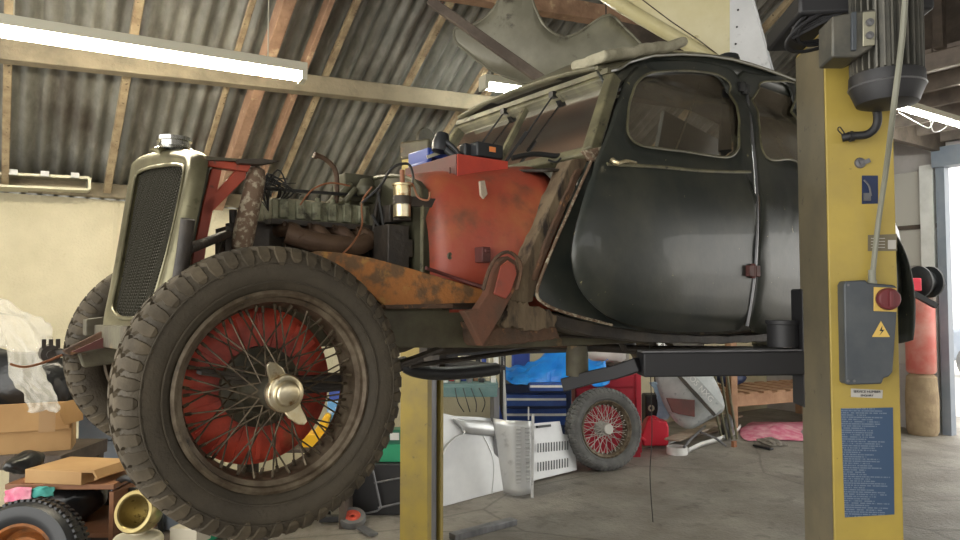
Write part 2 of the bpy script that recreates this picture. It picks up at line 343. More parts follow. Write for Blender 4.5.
def corr(y0, y1, sgn):
    rows = []; n = int((XE-XA+.6)/.0125)
    for j in range(9):
        y = y0+(y1-y0)*j/8; r = []
        for i in range(n+1):
            x = XA-.3+i*.0125; d = .019*math.sin(2*PI*x/.1)
            z = HE+(YW-y)*SL if sgn > 0 else roofz(YR)-(YR-y)*SL
            nn = RN if sgn > 0 else V((0, -SL, 1)).normalized()
            r.append(V((x, y, z))+nn*(d+.05))
        rows.append(r)
    return rows
b = MB(); b.grid(corr(YW+.3, YR, 1)); struct(b.obj('ceiling', m['sheet'], smooth=180, solid=.006))
b = MB(); b.grid(corr(YR, -3.6, -1)); struct(b.obj('ceiling', m['sheet'], smooth=180, solid=.006))
tn = [20]
def timber(p0, p1, w, h, mt, up=None, name='trim_'):
    tn[0] += 1; b = MB(); b.bar(p0, p1, w, h, up); return struct(b.obj(name+str(tn[0]), m[mt], bevel=.004, seg=1))
def rafter(px, py, w, h, mt, drop=0):
    X = onroof(px, py, .03).x
    o = RN*(-.03-h/2-drop)
    return timber(V((X, YW-.13, roofz(YW-.13)))+o, V((X, YR, roofz(YR)))+o, w, h, mt, up=RN)
for px, py, w, h, mt, dr in [(7, 100, .045, .04, 'strip', 0), (122, 100, .05, .04, 'strip', 0), (240, 40, .035, .03, 'strip', 0), (318, 90, .04, .04, 'strip', 0), (405, 85, .045, .04, 'strip', 0),
                             (452, 120, .04, .04, 'strip', 0), (505, 60, .05, .05, 'strip', 0)]:
    rafter(px, py, w, h, mt, dr)
rafter(259, 70, .075, .12, 'pink', .01); rafter(284, 110, .035, .09, 'pink', 0)
for xx in (-1.6, -2.6, 5.2, 6.2, 7.2, 8.2):
    timber(V((xx, YW, roofz(YW)))-RN*.055, V((xx, YR, roofz(YR)))-RN*.055, .05, .05, 'strip', up=RN)
pa, pb = onroof(-40, 46, .13), onroof(620, 120, .13); timber(pa+(pa-pb)*.28, pb, .10, .12, 'purlin')
timber(onroof(380, -22, .12), onroof(760, 42, .12), .10, .12, 'pink')
timber(V((XA, YW-.06, HE+.06)), V((XE, YW-.06, HE+.06)), .1, .10, 'purlin')
timber(V((XA, YR, roofz(YR)-.12)), V((XE, YR, roofz(YR)-.12)), .08, .2, 'darktim')
# unseen wall added behind the viewpoint to direct the light, open bay beside it
b = MB(); b.box((3.4, -3.45, 1.0), (11.8, .1, 2.0)); struct(b.obj('wall_front', m['wallend']))
# end wall with wide doorway
b = MB()
def gable(y0, y1, z0): return [V((XE, y0, z0)), V((XE, y1, z0)), V((XE, y1, roofz(y1) if y1 >= YR else roofz(YR)-(YR-y1)*SL)), V((XE, y0, roofz(y0) if y0 >= YR else roofz(YR)-(YR-y0)*SL))]
DY = 3.62
b.prism(gable(DY, YW, 0), (.1, 0, 0)); b.prism(gable(YR, DY, 3.05), (.1, 0, 0)); b.prism(gable(-3.5, YR, 3.05), (.1, 0, 0))
struct(b.obj('wall_end', m['wallend'], smooth=0))
b = MB(); b.box((XE-.06, DY+.13, 1.52), (.1, .14, 3.05)); struct(b.obj('trim_50', m['white']))
b = MB(); b.box((XE-.06, DY-.02, 1.52), (.12, .09, 3.05)); struct(b.obj('door_frame', m['bluegrey']))
b = MB(); b.box((XE-.1, 1.2, 3.1), (.2, 4.9, .22)); struct(b.obj('door_lintel', m['bluegrey']))
b = MB(); b.box((XE-.03, DY+.5, 2.35), (.05, .9, .05)); struct(b.obj('trim_51', m['darktim']))
# loft
b = MB()
for k in range(16): b.box((7.3, .25+k*.21, 3.42), (2.9, .2, .03))
struct(b.obj('loft_floor', m['ply'], smooth=0))
for k in range(6): timber(V((5.9+k*.55, .1, 3.34)), V((5.9+k*.55, 3.6, 3.34)), .06, .14, 'ply')
timber(V((5.85, .1, 3.30)), V((8.75, .1, 3.30)), .06, .2, 'ply'); timber(V((5.85, 3.6, 3.28)), V((8.75, 3.6, 3.28)), .08, .22, 'darktim')
for k in range(7): timber(V((5.8, .3+k*.52, 3.4)), V((5.8, .3+k*.52, min(4.6, roofz(max(YR, .3+k*.52))-.12))), .07, .07, 'darktim')
b = MB(); b.box((6.2, 2.4, 4.0), (.03, 2.6, 1.0)); struct(b.obj('loft_wall', m['darktim']))

# ------------------------------------------------------------------ lamps
def lamp(name, label, p0, p1, tm, ntubes=2, drop=(0, 0, 0)):
    p0 = V(p0); p1 = V(p1); d = (p1-p0).normalized(); sd = d.cross(UP)
    t = thing(name, label, 'lamp', (p0+p1)/2)
    b = MB(); b.bar(p0+UP*.045, p1+UP*.045, .11 if ntubes > 1 else .07, .05); b.bar(p0, p0+d*.03, .11, .05); b.bar(p1-d*.03, p1, .11, .05)
    for q in (p0+d*.2, p1-d*.2):
        zt = roofz(q.y)-.08; b.tube([q+UP*.07, V((q.x, q.y, max(zt, q.z+.1)))], .004, 6)
    b.obj('lamp_body', m['fitting'], t, bevel=.004)
    for k in ([-.032, .032] if ntubes > 1 else [0]):
        b = MB(); b.tube([p0+sd*k+d*.03, p1+sd*k-d*.03], .014, 12); b.obj('lamp_tube', tm, t)
    return t
pz = 2.72
lamp('strip_lamp', 'long twin-tube warm fluorescent strip lamp under the corrugated roof', atZ(-40, 26, pz), atZ(305, 78, pz), m['tube'])
lamp('strip_lamp', 'short fluorescent strip lamp glowing just above the car windscreen', atZ(482, 86, 2.95), atZ(560, 97, 2.95), m['tube2'])
lamp('strip_lamp', 'single fluorescent strip lamp under the loft beside the lift motor', atZ(886, 104, 3.06), atZ(1010, 141, 3.06), m['tube2'], 1)

# ------------------------------------------------------------------ wall rail, pipe
t = thing('wall_cabinet_rack', 'long grey wall shelf rack with clips along top of cream wall', 'rack', (atY(30, 185, 5.75)))
b = MB(); L0 = atY(-70, 172, 5.75); L1 = atY(88, 180, 5.75); b.bar(L0, L1, .22, .018); L2 = L0-UP*.085; L3 = L1-UP*.085; b.bar(L2, L3, .25, .015); b.bar(L1, L3, .24, .02, up=(1, 0, 0)); b.bar(L0+V((0, .1, -.04)), L1+V((0, .1, -.04)), .02, .09); b.obj('rail', m['cap'], t)
for k in range(5):
    q = L0.lerp(L1, .1+k*.2); b = MB(); b.box(q+V((0, -.12, .01)), (.05, .03, .035)); b.obj('clip', m['white'], t)
b = MB(); q0 = atY(90, 189, 5.84); b.tube([V((q0.x, 5.84, q0.z)), V((XE-2, 5.84, q0.z))], .04, 12); tag(b.obj('wall_pipe', m['cap']), 'grey pipe running along the top of the cream wall', 'pipe')

# ------------------------------------------------------------------ wheels
RO, RI = .362, .243
def tyre_mesh(mb, hw=.078):
    prof = [(RI, -hw*.62), (RI+.012, -hw*.80), (.275, -hw*.98), (.305, -hw*1.05), (.33, -hw), (.346, -hw*.86), (.353, -hw*.6), (.356, 0), (.353, hw*.6), (.346, hw*.86), (.33, hw), (.305, hw*1.05), (.275, hw*.98), (RI+.012, hw*.80), (RI, hw*.62)]
    mb.lathe([(r, y) for r, y in prof], (0, 0, 0), (0, 1, 0), 96)
    mb.tube([V((math.cos(a)*.272, -hw*1.0, math.sin(a)*.272)) for a in [2*PI*k/64 for k in range(65)]], .0022, 5, False)
    mb.tube([V((math.cos(a)*.318, -hw*1.06, math.sin(a)*.318)) for a in [2*PI*k/64 for k in range(65)]], .0018, 5, False)
    return mb
def P_(s, hw):               # crown curve from the centre line (0) over the shoulder (1) down the sidewall (1.5)
    pts = [(0, .356, 0), (.6, .353, .6), (.85, .347, .85), (1.05, .333, .99), (1.25, .318, 1.05), (1.45, .303, 1.06)]
    for (a, r0, y0), (c, r1, y1) in zip(pts, pts[1:]):
        if s <= c: k = (s-a)/(c-a); return r0+(r1-r0)*k, (y0+(y1-y0)*k)*hw
    return pts[-1][1], pts[-1][2]*hw
def treads(mb, hw=.078, n=52):
    for side in (-1, 1):
        for i in range(n):
            th = 2*PI*(i+(.5 if side > 0 else 0))/n; long = i % 2
            S = [.06, .3, .5, .72, .92, 1.1] + ([1.32] if long else [1.2]); rows = []
            for j, s in enumerate(S):
                r, y = P_(s, hw); zz = [0, .022, -.012, .010, 0, 0, 0][j]; w = [.80, .72, .84, .74, .80, .72, .30][j]*2*PI/n/2
                hgt = .0085 if j < 4 else (.006 if j < 5 else (.004 if j < 6 else .001))
                row = []
                for k, (dt, hh) in enumerate([(-w, -.002), (-w*.8, hgt), (w*.8, hgt), (w, -.002)]):
                    a = th+zz*side+dt; rr = r+hh*(1 if s < .9 else .5); yy = y+(hh if s > .8 else 0)*(.8 if s > 1 else .4)
                    row.append(V((math.cos(a)*rr, side*yy, math.sin(a)*rr)))
                rows.append(row)
            mb.grid(rows)
            mb.add([rows[0][0], rows[0][1], rows[0][2], rows[0][3]], [(0, 1, 2, 3)]); mb.add(rows[-1], [(0, 1, 2, 3)])
    return mb
def rim_mesh(mb, hw=.078):
    w = hw*.74
    mb.lathe([(RI+.006, -w), (RI+.008, -w-.006), (RI, -w-.010), (RI-.008, -w-.004), (RI-.010, -w+.008), (RI-.022, -w+.014), (RI-.026, -w*.2), (RI-.034, 0), (RI-.030, w*.4), (RI-.022, w-.014), (RI-.010, w-.008), (RI-.008, w+.004), (RI, w+.010), (RI+.008, w+.006), (RI+.006, w)], (0, 0, 0), (0, 1, 0), 96)
    return mb
def spoke_ends(i, n):
    """three rows of laced spokes; -Y is the outer side"""
    a = 2*PI*i/n; k = i % 4
    if k in (0, 2): r0, y0, da, y1, r1 = .046, -.060, .55*(1 if k == 0 else -1), -.012, RI-.032
    else: r0, y0, da, y1, r1 = .062, .045, .75*(1 if k == 1 else -1), -.035, RI-.026
    return V((math.cos(a+da)*r0, y0, math.sin(a+da)*r0)), V((math.cos(a)*r1, y1, math.sin(a)*r1))
def make_wheel(parent, W, sm, tm, trm, rm, nut, hubm, n=60, flip=False, name='wheel', rs=.0024):
    """rim is the wheel's own mesh, the rest are its children; W places it"""
    def o(mb, nm, mt, par, **k):
        mb.M = W; return mb.obj(nm, mt, par, **k)
    w = rim_mesh(MB()); w = o(w, name, rm, parent)
    ty = o(tyre_mesh(MB()), 'tyre', tm, w, smooth=60)
    o(treads(MB()), 'tread', trm, w, smooth=30)
    h = MB(); h.lathe([(.0, -.098), (.040, -.098), (.046, -.092), (.048, -.056), (.042, -.05), (.042, -.01), (.058, .03), (.066, .04), (.066, .052), (.055, .055), (0, .055)], (0, 0, 0), (0, 1, 0), 40); o(h, 'hub', hubm, w)
    for i in range(n):
        p, q = spoke_ends(i, n); s = MB(); s.tube([p, q], rs, 5)
        s.tube([q, q+(p-q).normalized()*.016], rs*1.8, 6); o(s, 'spoke', sm, w)
    if nut:
        s = MB(); s.lathe([(r_*1.02, t_*1.1-.026) for r_, t_ in [(.0, -.104), (.020, -.104), (.027, -.101), (.030, -.095), (.030, -.088), (.033, -.086), (.0435, -.084), (.046, -.078), (.046, -.066), (.042, -.060), (0, -.060)]], (0, 0, 0), (0, 1, 0), 40)
        for sg in (0, PI):
            a0 = math.radians(122)+sg; pts = []
            for da, r in [(-.62, .040), (-.42, .056), (-.2, .074), (-.06, .082), (.06, .080), (.14, .068), (.26, .050), (.5, .040)]:
                r *= 1.1; pts.append(V((math.cos(a0+da)*r, -.100-(r-.04)*.35, math.sin(a0+da)*r)))
            s.prism(pts, (0, -.011, 0))
        o(s, 'spinner', nut, w, bevel=.002)
    return w
def copy_tree(o, parent, W):
    c = o.copy(); COL.objects.link(c); c.parent = parent
    c.matrix_local = FR[parent.name].inverted() @ W @ WB.inverted() @ FR[o.name] if False else c.matrix_local
    return c

# ------------------------------------------------------------------ the car
CB = CARROT @ Matrix.Translation((2.0, 2.3, .9))
car = thing('vintage_car', 'stripped vintage saloon car with black doors and red scuttle raised on lift', 'car', None, M=CB)
FRONT = cY(277, 391, 1.70)
FX = FRONT.x; FZ = FRONT.z; WY = 1.70+.058
WB = CARROT @ Matrix.Translation((FX, WY, FZ))
w1 = make_wheel(car, WB, m['spoke'], m['rubber'], m['tread'], m['rim'], m['brass'], m['hubdark'])
def dup_wheel(W2):
    T = FR[car.name].inverted() @ W2 @ WB.inverted() @ FR[car.name]
    r = w1.copy(); COL.objects.link(r); r.parent = car; r.matrix_local = T
    for ch in list(w1.children):
        c = ch.copy(); COL.objects.link(c); c.parent = r
    return r
RX = FX+2.97
dup_wheel(CARROT @ Matrix.Translation((FX+.03, 4.6-WY, FZ+.03)) @ Matrix.Rotation(PI, 4, 'Z') @ Matrix.Rotation(.4, 4, 'Y'))
dup_wheel(CARROT @ Matrix.Translation((RX, WY, FZ+.12)) @ Matrix.Rotation(.3, 4, 'Y'))
dup_wheel(CARROT @ Matrix.Translation((RX, 4.6-WY, FZ+.12)) @ Matrix.Rotation(PI, 4, 'Z'))
# brake drums
for (yy, sg, x0) in ((WY, 1, FX), (4.6-WY, -1, FX+.03), (WY, 1, RX), (4.6-WY, -1, RX)):
    zc = FZ if x0 < 2 else FZ+.12
    b = CM(); b.lathe([(.0, .058), (.085, .058), (.088, .064), (.15, .070), (.185, .076), (.198, .088), (.206, .090), (.206, .098), (.200, .100), (.200, .140), (.208, .142), (.208, .150), (.05, .155), (0, .155)], (x0, yy, zc), (0, sg, 0), 64)
    for k in range(20):
        a = 2*PI*k/20; d = V((math.cos(a), 0, math.sin(a))); c = V((x0, yy, zc)); b.bar(c+d*.10+V((0, sg*.066, 0)), c+d*.19+V((0, sg*.078, 0)), .012, .012, up=(0, 1, 0))
    dr = b.obj('brake_drum', m['drum' if sg > 0 else 'hubdark'], car)
    b = CM(); b.lathe([(.0, .038), (.080, .038), (.088, .044), (.104, .050), (.106, .066), (0, .066)], (x0, yy, zc), (0, sg, 0), 40)
    for k in range(10):
        a = 2*PI*k/10; b.lathe([(0, .05), (.006, .05), (.006, .06)], (x0+.094*math.cos(a), yy, zc+.094*math.sin(a)), (0, sg, 0), 8)
    b.obj('drum_centre', m['hubdark'], dr)
# rear wing
b = CM(); rows = []; wc2 = V((3.70, 0, 1.47))
for k in range(25):
    a = math.radians(-25+190*k/24); row = []
    for i in range(9):
        q = i/8; rr = .53-.10*(1-q)**2.5; row.append(V((wc2.x+math.cos(a)*rr, 1.60+.30*q, wc2.z+math.sin(a)*rr)))
    rows.append(row)
b.grid(rows); b.obj('rear_wing', m['black'], car, smooth=180, solid=.008)
# axles
b = CM(); b.tube([(FX, WY+.14, FZ-.02), (FX, WY+.2, FZ-.07), (FX, 2.05, FZ-.10), (FX, 2.55, FZ-.10), (FX, 4.6-WY-.2, FZ-.07), (FX+.03, 4.6-WY-.14, FZ-.02)], .028, 10); b.obj('front_axle', m['grease'], car)
b = CM(); b.tube([(RX, WY+.1, FZ+.12), (RX, 4.6-WY-.1, FZ+.12)], .045, 12); b.lathe([(.0, -.12), (.1, -.09), (.14, 0), (.1, .09), (0, .12)], (RX, 2.3, FZ+.12), (0, 1, 0), 20); b.obj('rear_axle', m['grease'], car)
# chassis rails
def rail(Y, sg):
    b = CM(); d = .07*sg
    top = [(.36, 1.435), (.40, 1.44), (.7, 1.485), (1.2, 1.485), (1.55, 1.48), (2.5, 1.45), (3.0, 1.47), (3.4, 1.55), (4.3, 1.5)]
    bot = [(4.3, 1.43), (3.4, 1.46), (3.0, 1.36), (2.5, 1.325), (1.55, 1.335), (1.2, 1.35), (.7, 1.375), (.40, 1.37), (.36, 1.38)]
    b.prism([V((x, Y, z)) for x, z in top+bot], (0, d, 0)); return b.obj('chassis_rail', m['rail'], car, bevel=.004, smooth=0)
rail(1.86, 1); rail(2.74, -1)
for X in (.62, 1.45, 2.1, 2.8, 3.5): b = CM(); b.bar((X, 1.9, 1.40), (X, 2.7, 1.40), .09, .05); b.obj('cross_member', m['grease'], car)
# front springs and apron
def lspring(X0, X1, Y, z, sag, name='leaf_spring', nl=5):
    b = CM()
    for k in range(nl):
        s = k*.09*(X1-X0); pts = []
        for i in range(11):
            tt = i/10; x = X0+s+(X1-X0-2*s)*tt; q = (x-X0)/(X1-X0); pts.append(V((x, Y, z-sag*4*q*(1-q)-k*.009)))
        for p, q in zip(pts, pts[1:]): b.bar(p, q, .045, .008)
    return b.obj(name, m['grease'], car)
lspring(.42, 1.2, 1.80, 1.35, .06); lspring(.30, 1.1, 2.80, 1.33, .05); lspring(2.95, 4.2, 1.80, 1.40, .0); lspring(2.95, 4.2, 2.80, 1.40, .0)
b = CM(); P = [(78, 352), (128, 343), (128, 362), (84, 368)]; b.prism([cY(x, y, 2.66) for x, y in P], (0, .05, 0)); b.obj('horn_bracket', m['rail'], car, bevel=.006)
b = CM(); P = [(62, 351), (100, 332), (150, 316), (205, 312), (205, 322), (150, 330), (112, 344), (70, 356)]; b.prism([cY(x, y, 2.52) for x, y in P], (0, .02, 0)); b.obj('front_apron', m['rustdk'], car, bevel=.003)
b = CM(); P = [(72, 352), (105, 337), (150, 321), (170, 322), (120, 345), (80, 352)]; b.prism([cY(x, y, 2.49) for x, y in P], (0, .015, 0)); b.obj('apron_flange', m['maroon'], car)
b = CM(); q = cY(50, 354, 2.72); b.tube([q+V((0, -.03, 0)), q+V((0, .06, 0))], .030, 12); b.tube([q+V((0, -.05, 0)), q+V((0, .08, 0))], .014, 8)
for k in range(3): b.box(q+V((-.02+.02*k, -.02, .035)), (.012, .012, .03))
b.tube([q, cY(75, 352, 2.6)], .012, 8); b.obj('spring_shackle', m['grease'], car)
b = CM(); b.bar((.40, 1.9, 1.40), (.40, 2.72, 1.38), .03, .07); b.obj('front_cross_member', m['rail'], car, bevel=.004)
b = CM(); b.tube(curve([cY(10, 364, 2.6), cY(25, 367, 2.6), cY(45, 362, 2.62), cY(62, 355, 2.64)], 5), .004, 6); b.obj('loose_wire', m['wire'], car)
# radiator: shell outline in the raked front plane
RPX0, RPX1 = .535, .405; ZT, ZB = 1.905, 1.42
def rakeX(z): return RPX1+(RPX0-RPX1)*(z-ZB)/(ZT-ZB)
def rp(y, z, off=0): return V((rakeX(z)+off, y, z))
RKN = V((1, 0, -(RPX0-RPX1)/(ZT-ZB))).normalized(); RK0 = V((RPX1, 0, ZB))
def rpx(x, y):
    d = cdir(x, y); p = CAM+d*((RK0-CAM).dot(RKN)/d.dot(RKN)); return V((0, p.y, p.z))
OUT = [rpx(*q) for q in [(131, 172), (133, 162), (143, 154), (158, 150), (176, 148.5), (190, 151), (196, 158), (194, 175), (185, 215), (175, 260), (164, 305), (156, 332), (135, 337), (106, 336), (104, 325), (111, 290), (120, 240)]]
INN = [rpx(*q) for q in [(136, 182), (139, 173), (150, 168), (168, 165), (182, 165), (186, 170), (184, 185), (177, 220), (168, 258), (158, 293), (151, 310), (142, 317), (125, 318), (116, 314), (114, 305), (119, 280), (127, 235)]]
OUT = res(curve(OUT, 4, True), 96); INN = res(curve(INN, 4, True), 96)
YC = sum(v.y for v in OUT)/96
def rpt(v, off=0, s=1): return rp(v.y, v.z, off)
b = CM()
rings = [[rpt(v, .032) for v in OUT], [rpt(v, .014) for v in OUT]]
for k in range(1, 7):
    t_ = k/6; rings.append([rpt(o_.lerp(i_, t_), -.012*math.sin(PI*min(1, t_*1.1))) for o_, i_ in zip(OUT, INN)])
rings.append([rpt(v, .05) for v in INN])
b.grid(rings, True); shell = b.obj('radiator_shell', m['shell'], car, smooth=60)
b = CM(); b.tube([rpt(v, -.004) for v in INN]+[rpt(INN[0], -.004)], .006, 8, False); b.obj('grille_bead', m['shell'], shell)
# honeycomb core, slatted
b = CM(); b.v = [rpt(v, .03) for v in INN]; b.f = [tuple(range(96))]
core = b.obj('radiator_core', m['blackin'], car, smooth=0)
b = CM()
def span(vals, key, at, tol):
    q = [key(v) for v in vals if abs(at(v)) < tol]; return (min(q), max(q)) if len(q) > 1 else (0, 0)
zz0, zz1 = min(v.z for v in INN), max(v.z for v in INN); yy0, yy1 = min(v.y for v in INN), max(v.y for v in INN)
z = zz0+.006
while z < zz1-.004:
    a_, c_ = span(INN, lambda v: v.y, lambda v: v.z-z, .014)
    if c_-a_ > .03: b.bar(rp(a_, z, .012), rp(c_, z, .012), .006, .0028)
    z += .0095
y = yy0+.006
while y < yy1-.004:
    a_, c_ = span(INN, lambda v: v.z, lambda v: v.y-y, .010)
    if c_-a_ > .05: b.bar(rp(y, a_, .010), rp(y, c_, .010), .0028, .006)
    y += .0115
b.obj('grille_mesh', m['mesh'], core, smooth=0)
b = CM(); c0 = rpt(rpx(168, 151), .02); b.lathe([(.075, 0), (.055, .012), (.046, .016), (.046, .032), (.055, .034), (.055, .046), (.035, .05), (0, .05)], c0, (0, 0, 1), 36); b.obj('filler_cap', m['chrome'], shell)
# radiator stays
def flat(name, pts, Y, d, mt, par=car, bevel=.002, smooth=0, n=None):
    b = CM(); b.prism([cY(x, y, Y) for x, y in pts], (0, d, 0)); return b.obj(name, m[mt], par, bevel=bevel, smooth=smooth, seg=1)
st = flat('radiator_stay', [(212, 168), (222, 170), (214, 205), (207, 240), (200, 300), (186, 300), (194, 250), (203, 205)], 2.04, .02, 'red')
flat('stay_brace', [(238, 168), (246, 168), (246, 178), (206, 218), (203, 206)], 2.04, .02, 'red', st)
flat('stay_top', [(208, 160), (252, 163), (248, 172), (208, 166)], 2.03, .03, 'red', st)
flat('stay_edge', [(203, 160), (211, 160), (204, 210), (190, 262), (181, 262), (196, 205)], 2.05, .04, 'rail', st)
b = CM(); b.prism([cY(205, 156, 2.02), cY(243, 159, 2.02), cY(243, 161, 2.02), cY(206, 160, 2.02)], (0, .12, .0)); b.obj('top_plate', m['rail'], car)
b = CM(); b.prism([cY(238, 159, 2.0), cY(262, 158.5, 2.0), cY(280, 161, 2.0), cY(262, 164, 2.0), cY(240, 163, 2.0)], (0, .05, 0)); b.obj('stay_tongue', m['grease'], car)
b = CM(); b.tube([cY(258, 164, 2.06), cY(254, 190, 2.06), cY(246, 222, 2.06), cY(240, 256, 2.06)], [.030, .030, .032, .036], 14); b.obj('water_pipe', m['rustwh'], car, sub=1)
b = CM(); b.tube([cY(188, 219, 1.74), cY(184, 250, 1.76), cY(178, 288, 1.78)], .017, 12); b.tube([cY(188, 249, 1.76), cY(212, 240, 2.0), cY(228, 234, 2.06)], .013, 10); b.obj('steering_drop', m['grease'], car)
b = CM()
b.tube(curve([cY(205, 268, 2.1), cY(222, 262, 2.1), cY(232, 240, 2.1), cY(248, 245, 2.1)], 4), .022, 10); b.tube([cY(210, 262, 2.1), cY(213, 272, 2.1)], .012, 8); b.tube([cY(233, 210, 2.12), cY(234, 245, 2.12)], .012, 8)
for k in range(5): b.box(cY(232+k*5, 232+6*(k % 3), 2.1), (.03, .03, .05))
b.box(cY(242, 262, 2.12), (.13, .1, .2)); b.obj('water_pump', m['grease'], car)
# engine
b = CM(); b.box((1.02, 2.32, 1.60), (.56, .26, .30)); b.box((1.02, 2.32, 1.42), (.56, .30, .12)); b.tube([(.72, 2.3, 1.48), (.78, 2.3, 1.48)], .08, 16)
for k in range(7): b.box((.78+k*.075, 2.185, 1.61), (.012, .02, .2))
eng = b.obj('engine_block', m['grease'], car, bevel=.008)
b = CM()
e0, e1 = cY(272, 214, 2.17), cY(370, 214, 2.17)
zt = cY(320, 202, 2.17).z; zb = cY(320, 222, 2.17).z
b.box(((e0.x+e1.x)/2, 2.30, (zt+zb)/2), (e1.x-e0.x, .26, zt-zb))
for k in range(6):
    x = e0.x+.035+k*(e1.x-e0.x-.07)/5; b.box((x, 2.165, (zt+zb)/2), (.03, .02, (zt-zb)*.9)); b.tube([(x+.03, 2.22, zt), (x+.03, 2.22, zt+.02)], .01, 8)
b.obj('cylinder_head', m['head'], eng, bevel=.006)
b = CM(); b.box(((e0.x+e1.x)/2, 2.28, zb-.012), (e1.x-e0.x+.03, .30, .016)); b.obj('head_gasket', m['grease'], eng)
b = CM()
mz = cY(320, 240, 2.12).z
b.tube(curve([(e0.x+.03, 2.12, mz+.015), (e0.x+.12, 2.09, mz-.01), (e0.x+.25, 2.09, mz-.015), (e1.x-.05, 2.10, mz)], 5), .032, 12)
for k in range(4): x = e0.x+.05+k*.085; b.tube(curve([(x-.02, 2.2, mz+.03), (x, 2.13, mz+.03), (x+.02, 2.09, mz-.005)], 4), .024, 10); b.lathe([(0, 0), (.008, 0), (.008, .01)], (x-.03, 2.12, mz+.045), (0, -1, 0), 6)
b.obj('exhaust_manifold', m['manif'], eng)
b = CM(); b.bar((e0.x-.02, 2.2, zt+.03), (e1.x+.02, 2.26, zt+.05), .02, .01)
for k in range(6): a = random.random(); b.tube(curve([(e0.x-.03+random.uniform(-.02, .02), 2.15, zt+.0), (e0.x-.02+random.uniform(-.08, .05), 2.13+.03*a, zt+.04+.05*a), (e0.x+.04+random.uniform(-.03, .08), 2.16, zt+.03), (e0.x+.02, 2.2, zt-.02)], 5), .0028, 5)
for k in range(8): x = e0.x-.03; b.tube(curve([(x, 2.12, zt-.05), (x+random.uniform(-.05, .02), 2.1, zt+random.uniform(0, .07)), (x+random.uniform(0, .1), 2.1, zt+random.uniform(0, .06))], 4), .0016, 4)
b.obj('ignition_wires', m['wirek'], eng)
b = CM(); b.tube(curve([cY(315, 155, 2.25), cY(325, 159, 2.25), cY(335, 170, 2.25), cY(337, 188, 2.25), cY(336, 203, 2.25)], 6), .009, 8); b.tube([cY(314, 155, 2.25), cY(317, 156, 2.25)], .012, 8); b.obj('breather_pipe', m['manif'], eng)
b = CM(); b.box(cY(355, 190, 2.3), (.13, .1, .10)); b.tube([cY(340, 196, 2.25), cY(352, 184, 2.25)], .014, 8); b.tube([cY(345, 202, 2.2), cY(356, 188, 2.2)], .01, 8); b.lathe([(.0, 0), (.03, 0), (.035, .03), (.02, .06), (0, .06)], cY(366, 196, 2.2), (0, 0, 1), 14); b.obj('carburettor', m['bulk'], eng, bevel=.01)
b = CM(); b.tube(curve([cY(372, 187, 2.1), cY(362, 202, 2.1), cY(362, 225, 2.08), cY(353, 243, 2.02), cY(340, 256, 2.0)], 6), .003, 5); b.tube(curve([cY(300, 205, 2.1), cY(312, 190, 2.1), cY(330, 183, 2.1), cY(350, 186, 2.1)], 6), .003, 5); b.obj('copper_line', m['wire'], eng)
b = CM(); b.tube(curve([cY(362, 203, 2.1), cY(380, 186, 2.05), cY(392, 168, 2.0), cY(408, 164, 2.0), cY(413, 176, 1.98), cY(412, 186, 1.97)], 6), .0045, 6)
for xs in ((378, 192, 384, 228, 392, 262), (372, 215, 386, 240, 388, 262), (390, 225, 399, 236, 402, 260)): b.tube(curve([cY(xs[0], xs[1], 2.1), cY(xs[2], xs[3], 2.08), cY(xs[4], xs[5], 2.05)], 5), .005, 6)
b.obj('hoses', m['wirek'], car)
# bulkhead
b = CM(); X = 1.215; outl = []
for k in range(13):
    a = PI*k/12; outl.append(V((X, 2.31-.385*math.cos(a)*(1), 1.80+.145*math.sin(a)**.6)))
outl = [V((X, 1.925, 1.40))]+outl+[V((X, 2.695, 1.40))]
b.prism(outl, (.03, 0, 0)); bk = b.obj('bulkhead', m['bulk'], car, smooth=30)
b = CM(); b.tube(outl[:14], .007, 8); b.obj('bulkhead_rim', m['olive'], bk)
b = CM()
for k in range(9): b.box((X-.03, 2.0+.07*(k % 3), 1.55+.12*(k//3)), (.05, .04+.02*(k % 2), .06))
b.tube(curve([(X-.02, 2.1, 1.5), (X-.08, 2.1, 1.7), (X-.03, 2.15, 1.9)], 5), .008, 6); b.box((X-.06, 2.02, 1.62), (.08, .10, .25)); b.obj('bulkhead_fittings', m['grease'], bk, bevel=.006)
fc = cY(402, 217, 1.93); hh = cY(402, 184, 1.93).z-fc.z; r = .028
b = CM(); b.lathe([(0, 0), (r, 0), (r, hh*.36), (r+.002, hh*.37), (r+.002, hh*.38)], fc, (0, 0, 1), 28); b.lathe([(r, hh*.62), (r, hh*.93), (r+.004, hh*.94), (r+.004, hh), (0, hh)], fc, (0, 0, 1), 28); flt = b.obj('fuel_filter', m['brass'], bk)
b = CM(); b.lathe([(r+.001, hh*.36), (r+.002, hh*.37), (r+.002, hh*.61), (r+.001, hh*.63)], fc, (0, 0, 1), 28); b.bar(fc+V((0, 0, hh*.5)), fc+V((.16, .0, hh*.5)), .02, .03); b.obj('filter_band', m['grease'], flt)
b = CM(); b.tube([fc+V((0, 0, hh)), fc+V((0, 0, hh+.045))], .008, 8); b.tube(curve([fc+V((.0, 0, hh)), cY(412, 184, 1.92), cY(418, 197, 1.9), cY(428, 200, 1.88), cY(430, 192, 1.88)], 5), .0035, 6); b.obj('filter_pipe', m['wire'], flt)
